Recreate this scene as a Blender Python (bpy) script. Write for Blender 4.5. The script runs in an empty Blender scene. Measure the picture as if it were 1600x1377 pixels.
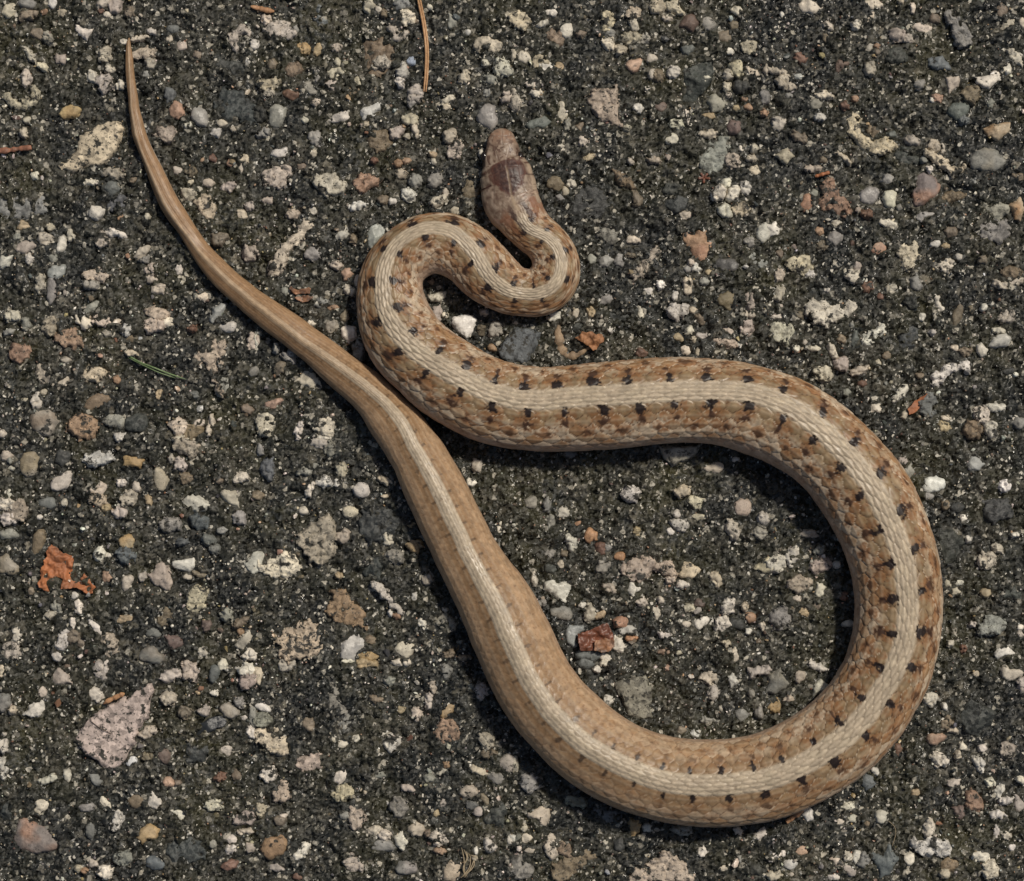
import bpy, math, random
import numpy as np

# ------------------------------------------------------------------ camera, sky, sun, exposure
S = 1e-4                       # metres on the ground per photo pixel (photo 1600 x 1377 px = 16 cm wide)
CAM_H = 0.45
scene = bpy.context.scene
col = scene.collection
cam_data = bpy.data.cameras.new('camera')
cam = bpy.data.objects.new('camera', cam_data)
col.objects.link(cam)
cam.location = (0, 0, CAM_H)
cam_data.sensor_width = 36
cam_data.lens = 36 * CAM_H / (1600 * S)
cam_data.clip_start = 0.01
cam_data.clip_end = 1000
scene.camera = cam

SUN_ELEV, SUN_AZ = 54.0, 47.0   # degrees; azimuth counted from +X (picture right) towards +Y (picture top)
world = bpy.data.worlds.new('World')
scene.world = world
world.use_nodes = True
wn = world.node_tree
wn.nodes.clear()
sky = wn.nodes.new('ShaderNodeTexSky')
sky.sky_type = 'NISHITA'
sky.sun_disc = False
sky.sun_elevation = math.radians(SUN_ELEV)
sky.sun_rotation = math.radians(90 - SUN_AZ)
sky.dust_density = 3.0
bg = wn.nodes.new('ShaderNodeBackground')
bg.inputs['Strength'].default_value = 0.05
wo = wn.nodes.new('ShaderNodeOutputWorld')
wn.links.new(sky.outputs[0], bg.inputs[0])
wn.links.new(bg.outputs[0], wo.inputs[0])

sun_data = bpy.data.lights.new('sun', 'SUN')
sun_data.energy = 3.1
sun_data.angle = math.radians(5)
sun_data.color = (1.0, 0.92, 0.80)
sun = bpy.data.objects.new('sun', sun_data)
col.objects.link(sun)
e, a = math.radians(SUN_ELEV), math.radians(SUN_AZ)
from mathutils import Vector
sd_ = Vector((math.cos(e) * math.cos(a), math.cos(e) * math.sin(a), math.sin(e)))
sun.rotation_euler = sd_.to_track_quat('Z', 'Y').to_euler()
sun.location = sd_ * 2

vs = scene.view_settings
vs.view_transform = 'Standard'
vs.look = 'None'
vs.gamma = 1
vs.exposure = 0.12
vs.use_curve_mapping = False

# ------------------------------------------------------------------ helpers
RNG = np.random.default_rng(7)
random.seed(7)

def hash01(ix, iy, seed):
    h = (ix.astype(np.int64) * 374761393 + iy.astype(np.int64) * 668265263 + seed * 974634777) & 0xFFFFFFFF
    h = ((h ^ (h >> 13)) * 1274126177) & 0xFFFFFFFF
    h = ((h ^ (h >> 16)) * 2246822519) & 0xFFFFFFFF
    return ((h ^ (h >> 15)) & 0xFFFFFF) / float(0x1000000)

def vnoise(x, y, seed=0):
    ix, iy = np.floor(x), np.floor(y)
    fx, fy = x - ix, y - iy
    fx = fx * fx * (3 - 2 * fx)
    fy = fy * fy * (3 - 2 * fy)
    a_, b_ = hash01(ix, iy, seed), hash01(ix + 1, iy, seed)
    c_, d_ = hash01(ix, iy + 1, seed), hash01(ix + 1, iy + 1, seed)
    return (a_ * (1 - fx) + b_ * fx) * (1 - fy) + (c_ * (1 - fx) + d_ * fx) * fy - 0.5

def fbm(x, y, seed=0, n=3):
    v, amp = 0, 1.0
    for i in range(n):
        v = v + vnoise(x * 2 ** i + 17.3 * i, y * 2 ** i - 9.1 * i, seed + i) * amp
        amp *= 0.5
    return v

def lumps(x, y, seed):
    """rounded crumbs: 1 at the middle of a cell, 0 at its edge, with a random height per cell"""
    ix, iy = np.floor(x), np.floor(y)
    best = np.full(np.shape(x), 9.0)
    hh = np.zeros(np.shape(x))
    for dx in (-1, 0, 1):
        for dy in (-1, 0, 1):
            jx, jy = ix + dx, iy + dy
            px = jx + 0.15 + 0.7 * hash01(jx, jy, seed)
            py = jy + 0.15 + 0.7 * hash01(jx, jy, seed + 1)
            d = (x - px) ** 2 + (y - py) ** 2
            m = d < best
            best = np.where(m, d, best)
            hh = np.where(m, hash01(jx, jy, seed + 2), hh)
    return np.clip(1 - best * 1.6, 0, 1) * (0.25 + 0.75 * hh)

def cells(x, y, seed):
    """nearest random cell of each point: three random numbers of that cell and the offset from its middle"""
    ix, iy = np.floor(x), np.floor(y)
    best = np.full(np.shape(x), 9.0)
    ca = np.zeros(np.shape(x)); cb = ca.copy(); ox_ = ca.copy(); oy_ = ca.copy()
    for dx in (-1, 0, 1):
        for dy in (-1, 0, 1):
            jx, jy = ix + dx, iy + dy
            px = jx + 0.1 + 0.8 * hash01(jx, jy, seed)
            py = jy + 0.1 + 0.8 * hash01(jx, jy, seed + 1)
            d = (x - px) ** 2 + (y - py) ** 2
            m = d < best
            best = np.where(m, d, best)
            ca = np.where(m, jx, ca); cb = np.where(m, jy, cb)
            ox_ = np.where(m, x - px, ox_); oy_ = np.where(m, y - py, oy_)
    return hash01(ca, cb, seed + 2) - .5, hash01(ca, cb, seed + 3) - .5, hash01(ca, cb, seed + 4) - .5, ox_, oy_

def chips(x, y, seed):
    """broken facets: each cell has its own height and slope"""
    h, a_, b_, ox_, oy_ = cells(x, y, seed)
    return h + 1.3 * a_ * ox_ + 1.3 * b_ * oy_

EDGE = 14.0                    # the surface goes on mirrored, patch after patch, starting 14 px outside the picture
PATCH_W, PATCH_H = 1600 + 2 * EDGE, 1377 + 2 * EDGE

def fold(v, size):
    u = np.mod(v + EDGE, 2 * size)
    return np.where(u > size, 2 * size - u, u) - EDGE

def broad(x, y):
    """slow rise and fall of the road, in photo px"""
    x, y = fold(x, PATCH_W), fold(y, PATCH_H)
    return 5.0 * fbm(x / 260, y / 260, 40, 2)

def crumbs(x, y):
    x, y = fold(x, PATCH_W), fold(y, PATCH_H)
    wx = x + 9 * vnoise(x / 12, y / 12, 55)
    wy = y + 9 * vnoise(x / 12 + 9, y / 12, 56)
    z = 10.0 * lumps(wx / 37, wy / 37, 50) + 5.0 * lumps(wx / 16, wy / 16, 60) + 4.5 * chips(wx / 13, wy / 13, 65) + 5.0 * chips(x / 7.0, y / 7.0, 70) + 2.0
    z += 9.0 * fbm(x / 70, y / 70, 80, 3)
    return z - 9.0

def mesh_obj(name, verts, faces, mat, parent=None, colors=None, smooth=True):
    me = bpy.data.meshes.new(name)
    verts = np.asarray(verts, np.float32)
    faces = np.asarray(faces, np.int32)
    nv, nf, k = len(verts), len(faces), faces.shape[1]
    me.vertices.add(nv)
    me.vertices.foreach_set('co', verts.ravel())
    me.loops.add(nf * k)
    me.loops.foreach_set('vertex_index', faces.ravel())
    me.polygons.add(nf)
    me.polygons.foreach_set('loop_start', np.arange(0, nf * k, k, dtype=np.int32))
    me.polygons.foreach_set('loop_total', np.full(nf, k, np.int32))
    me.polygons.foreach_set('use_smooth', np.full(nf, smooth))
    me.update(calc_edges=True)
    if colors is not None:
        c4 = np.ones((nv, 4), np.float32)
        c4[:, :3] = colors
        at = me.color_attributes.new('Col', 'FLOAT_COLOR', 'POINT')
        at.data.foreach_set('color', c4.ravel())
    if isinstance(mat, (list, tuple)):
        for m in mat:
            me.materials.append(m)
    else:
        me.materials.append(mat)
    ob = bpy.data.objects.new(name, me)
    col.objects.link(ob)
    if parent is not None:
        ob.parent = parent
    return ob

def tag(o, label=None, category=None, group=None, kind=None):
    if label: o['label'] = label
    if category: o['category'] = category
    if group: o['group'] = group
    if kind: o['kind'] = kind
    return o

def grid_faces(nx, ny):
    i = np.arange(nx * ny).reshape(ny, nx)
    return np.stack([i[:-1, :-1], i[:-1, 1:], i[1:, 1:], i[1:, :-1]], -1).reshape(-1, 4)

def px2w(x, y, z=0.0):
    """photo px (and height in px above the road) to metres; a raised point is pulled in along its sight line"""
    k = 1 - (np.asarray(z) * S) / CAM_H
    return np.stack([(np.asarray(x) - 800) * S * k, (688.5 - np.asarray(y)) * S * k, np.asarray(z) * S + 0 * np.asarray(x)], -1)

def poly_sd(px, py, poly):
    """signed distance (positive inside) of points to a polygon"""
    P = np.asarray(poly, float)
    Q = np.roll(P, -1, 0)
    d2 = np.full(px.shape, 1e18)
    inside = np.zeros(px.shape, bool)
    for (x1, y1), (x2, y2) in zip(P, Q):
        ex, ey = x2 - x1, y2 - y1
        t = np.clip(((px - x1) * ex + (py - y1) * ey) / (ex * ex + ey * ey + 1e-9), 0, 1)
        d2 = np.minimum(d2, (px - x1 - t * ex) ** 2 + (py - y1 - t * ey) ** 2)
        c = ((y1 > py) != (y2 > py))
        with np.errstate(all='ignore'):
            xi = x1 + (py - y1) / (y2 - y1 + 1e-12) * ex
        inside ^= c & (px < xi)
    return np.where(inside, 1, -1) * np.sqrt(d2)

# ------------------------------------------------------------------ materials
class NT:
    def __init__(self, name):
        self.mat = bpy.data.materials.new(name)
        self.mat.use_nodes = True
        self.t = self.mat.node_tree
        self.bsdf = self.t.nodes['Principled BSDF']
    def n(self, typ, **kw):
        nd = self.t.nodes.new(typ)
        for k, v in kw.items():
            if k in nd.inputs.keys():
                nd.inputs[k].default_value = v
            else:
                setattr(nd, k, v)
        return nd
    def l(self, a_, b_):
        self.t.links.new(a_, b_)
    def ramp(self, src, stops, interp='LINEAR'):
        r = self.t.nodes.new('ShaderNodeValToRGB')
        r.color_ramp.interpolation = interp
        el = r.color_ramp.elements
        while len(el) < len(stops):
            el.new(0.5)
        for q, (p, c) in zip(el, stops):
            q.position = p
            q.color = (c, c, c, 1) if not hasattr(c, '__len__') else (*c, 1)
        self.l(src, r.inputs[0])
        return r.outputs[0]
    def mix(self, fac, a_, b_, mode='MIX'):
        m = self.t.nodes.new('ShaderNodeMix')
        m.data_type = 'RGBA'
        m.blend_type = mode
        for s, v in ((m.inputs[0], fac), (m.inputs[6], a_), (m.inputs[7], b_)):
            if hasattr(v, 'is_output'):
                self.l(v, s)
            elif hasattr(v, '__len__'):
                s.default_value = (*v, 1)
            else:
                s.default_value = v
        return m.outputs[2]
    def coord(self):
        return self.n('ShaderNodeTexCoord').outputs['Object']
    def noise(self, scale, detail=3, rough=0.55, vec=None):
        nd = self.n('ShaderNodeTexNoise')
        nd.inputs['Scale'].default_value = scale
        nd.inputs['Detail'].default_value = detail
        nd.inputs['Roughness'].default_value = rough
        self.l(vec if vec is not None else self.coord(), nd.inputs['Vector'])
        return nd.outputs['Fac']
    def vor(self, scale, vec=None):
        nd = self.n('ShaderNodeTexVoronoi')
        nd.inputs['Scale'].default_value = scale
        self.l(vec if vec is not None else self.coord(), nd.inputs['Vector'])
        return nd
    def facets(self, cell_color, amount):
        """tilts the normal by a random amount in each cell: the faces of sand grains"""
        g = self.n('ShaderNodeNewGeometry').outputs['Normal']
        s = self.n('ShaderNodeVectorMath', operation='SUBTRACT')
        self.l(cell_color, s.inputs[0])
        s.inputs[1].default_value = (0.5, 0.5, 0.5)
        m = self.n('ShaderNodeVectorMath', operation='SCALE')
        self.l(s.outputs[0], m.inputs[0])
        m.inputs['Scale'].default_value = amount
        ad = self.n('ShaderNodeVectorMath', operation='ADD')
        self.l(g, ad.inputs[0])
        self.l(m.outputs[0], ad.inputs[1])
        nn = self.n('ShaderNodeVectorMath', operation='NORMALIZE')
        self.l(ad.outputs[0], nn.inputs[0])
        return nn.outputs[0]
    def bump(self, h, strength, dist, normal=None):
        b = self.n('ShaderNodeBump')
        b.inputs['Strength'].default_value = strength
        b.inputs['Distance'].default_value = dist
        self.l(h, b.inputs['Height'])
        if normal is not None:
            self.l(normal, b.inputs['Normal'])
        return b.outputs[0]

def mat_asphalt():
    m = NT('asphalt')
    c = m.coord()
    big = m.noise(55, 4, 0.6, c)
    base = m.mix(m.ramp(big, [(0.42, 0), (0.66, 1)]), (0.017, 0.018, 0.0155), (0.041, 0.038, 0.018))
    # stones under the binder: dull grey and brown shapes a few millimetres across
    nd = m.n('ShaderNodeTexNoise')
    nd.inputs['Scale'].default_value = 420
    nd.inputs['Detail'].default_value = 3
    m.l(c, nd.inputs['Vector'])
    ds = m.n('ShaderNodeVectorMath', operation='MULTIPLY_ADD')
    m.l(nd.outputs['Color'], ds.inputs[0])
    ds.inputs[1].default_value = (.0026, .0026, 0)
    m.l(c, ds.inputs[2])
    v0 = m.vor(250, ds.outputs[0])
    s0 = m.n('ShaderNodeSeparateColor')
    m.l(v0.outputs['Color'], s0.inputs[0])
    buried = m.mix(s0.outputs[1], (0.032, 0.034, 0.030), (0.070, 0.064, 0.046))
    bmask = m.mix(1.0, m.ramp(s0.outputs[0], [(0.50, 0), (0.56, 1)]), m.ramp(m.noise(800, 5, 0.7, c), [(0.44, 0), (0.56, 1)]), 'MULTIPLY')
    base = m.mix(bmask, base, buried)
    v1 = m.vor(900, c)
    sep = m.n('ShaderNodeSeparateColor')
    m.l(v1.outputs['Color'], sep.inputs[0])
    grain = m.ramp(sep.outputs[0], [(0.0, (0.008, 0.009, 0.008)), (0.5, (0.016, 0.016, 0.0135)), (0.78, (0.036, 0.034, 0.027)),
                                    (0.94, (0.10, 0.092, 0.07)), (1.0, (0.28, 0.25, 0.19))])
    patch = m.ramp(m.noise(150, 4, 0.6, c), [(0.44, 0.0), (0.66, 0.55)])
    base = m.mix(patch, base, grain)
    v2 = m.vor(2600, c)
    s2 = m.n('ShaderNodeSeparateColor')
    m.l(v2.outputs['Color'], s2.inputs[0])
    fm = m.n('ShaderNodeMath', operation='MULTIPLY_ADD')
    m.l(m.noise(240, 3, 0.6, c), fm.inputs[0])
    fm.inputs[1].default_value = 0.30
    m.l(s2.outputs[1], fm.inputs[2])
    fs = m.n('ShaderNodeMath', operation='MULTIPLY')
    m.l(fm.outputs[0], fs.inputs[0])
    fs.inputs[1].default_value = 0.8
    fleck = m.ramp(fs.outputs[0], [(0.885, 0), (0.905, 1)])
    fl = m.mix(s2.outputs[2], (0.10, 0.095, 0.075), (0.50, 0.47, 0.40))
    base = m.mix(fleck, base, fl)
    v3 = m.vor(1500, c)
    s3 = m.n('ShaderNodeSeparateColor')
    m.l(v3.outputs['Color'], s3.inputs[0])
    base = m.mix(m.ramp(s3.outputs[0], [(0.955, 0), (0.97, 1)]), base, m.mix(s3.outputs[1], (0.09, 0.085, 0.07), (0.40, 0.37, 0.30)))
    m.l(base, m.bsdf.inputs['Base Color'])
    rg = m.ramp(s2.outputs[0], [(0.0, 0.10), (0.25, 0.22), (0.5, 0.55), (1.0, 0.75)])
    m.l(rg, m.bsdf.inputs['Roughness'])
    nr = m.facets(v2.outputs['Color'], 1.25)
    nr = m.bump(m.noise(3200, 3, 0.6, c), 0.7, 0.00012, nr)
    m.l(nr, m.bsdf.inputs['Normal'])
    return m.mat

def mat_stone(name, rough, speck, stain, bump, facet=0.0, sp_dark=0.45, spec=0.4, stain_scale=420):
    """stone whose own colour is in the Col attribute; speck = mineral grains, stain = patches of black binder still stuck on it"""
    m = NT(name)
    c = m.coord()
    at = m.n('ShaderNodeAttribute', attribute_name='Col')
    base = at.outputs['Color']
    var = m.ramp(m.noise(420, 4, 0.6, c), [(0.3, 0.72), (0.7, 1.12)])
    base = m.mix(1.0, base, var, 'MULTIPLY')
    if speck:
        v = m.vor(1500, c)
        s = m.n('ShaderNodeSeparateColor')
        m.l(v.outputs['Color'], s.inputs[0])
        k = m.ramp(s.outputs[0], [(0.0, sp_dark), (0.35, 0.85), (0.8, 1.0), (1.0, 1.25)])
        base = m.mix(speck, base, m.mix(1.0, base, k, 'MULTIPLY'))
    if stain:
        st = m.noise(stain_scale, 6, 0.66, c)
        f = m.ramp(st, [(stain, 0), (stain + 0.045, 1)])
        base = m.mix(f, base, (0.026, 0.025, 0.020))
        pit = m.ramp(m.noise(2100, 3, 0.6, c), [(stain + 0.05, 0), (stain + 0.09, 1)])
        base = m.mix(pit, base, (0.05, 0.046, 0.036))
    m.l(base, m.bsdf.inputs['Base Color'])
    m.bsdf.inputs['Roughness'].default_value = rough
    m.bsdf.inputs['Specular IOR Level'].default_value = spec
    nr = None
    if facet:
        nr = m.facets(m.vor(1800, c).outputs['Color'], facet)
    nr = m.bump(m.noise(1600, 4, 0.65, c), bump, 0.00025, nr)
    m.l(nr, m.bsdf.inputs['Normal'])
    return m.mat

M_ASPHALT = mat_asphalt()
M_PEBBLE = mat_stone('pebble', 0.58, 0.5, 0.60, 0.6, 0.25)
M_GRANITE = mat_stone('granite', 0.62, 0.75, 0.555, 0.9, 0.55)
M_PLATE = mat_stone('weathered_plate', 0.70, 0.9, 0.555, 0.9, 0.3, 0.3, .4, 700)
M_ROUGH = mat_stone('rough_dark_stone', 0.55, 0.9, 0.60, 0.8, 0.7)
M_QUARTZ = mat_stone('quartz', 0.40, 0.35, 0.66, 0.5, 0.35, 0.6, 0.5)
M_GRIT = mat_stone('sand_grains', 0.32, 0.3, 0, 0.3, 0.25, 0.6, 0.55)

def simple_mat(name, c1, c2, scale=900, rough=0.6, bump=0.5, stretch=None):
    m = NT(name)
    c = m.coord()
    if stretch:
        mp = m.n('ShaderNodeMapping')
        mp.inputs['Scale'].default_value = stretch
        m.l(c, mp.inputs['Vector'])
        c = mp.outputs[0]
    n = m.noise(scale, 4, 0.65, c)
    m.l(m.mix(m.ramp(n, [(0.35, 0), (0.65, 1)]), c1, c2), m.bsdf.inputs['Base Color'])
    m.bsdf.inputs['Roughness'].default_value = rough
    m.l(m.bump(n, bump, 0.0003), m.bsdf.inputs['Normal'])
    return m.mat

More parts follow.
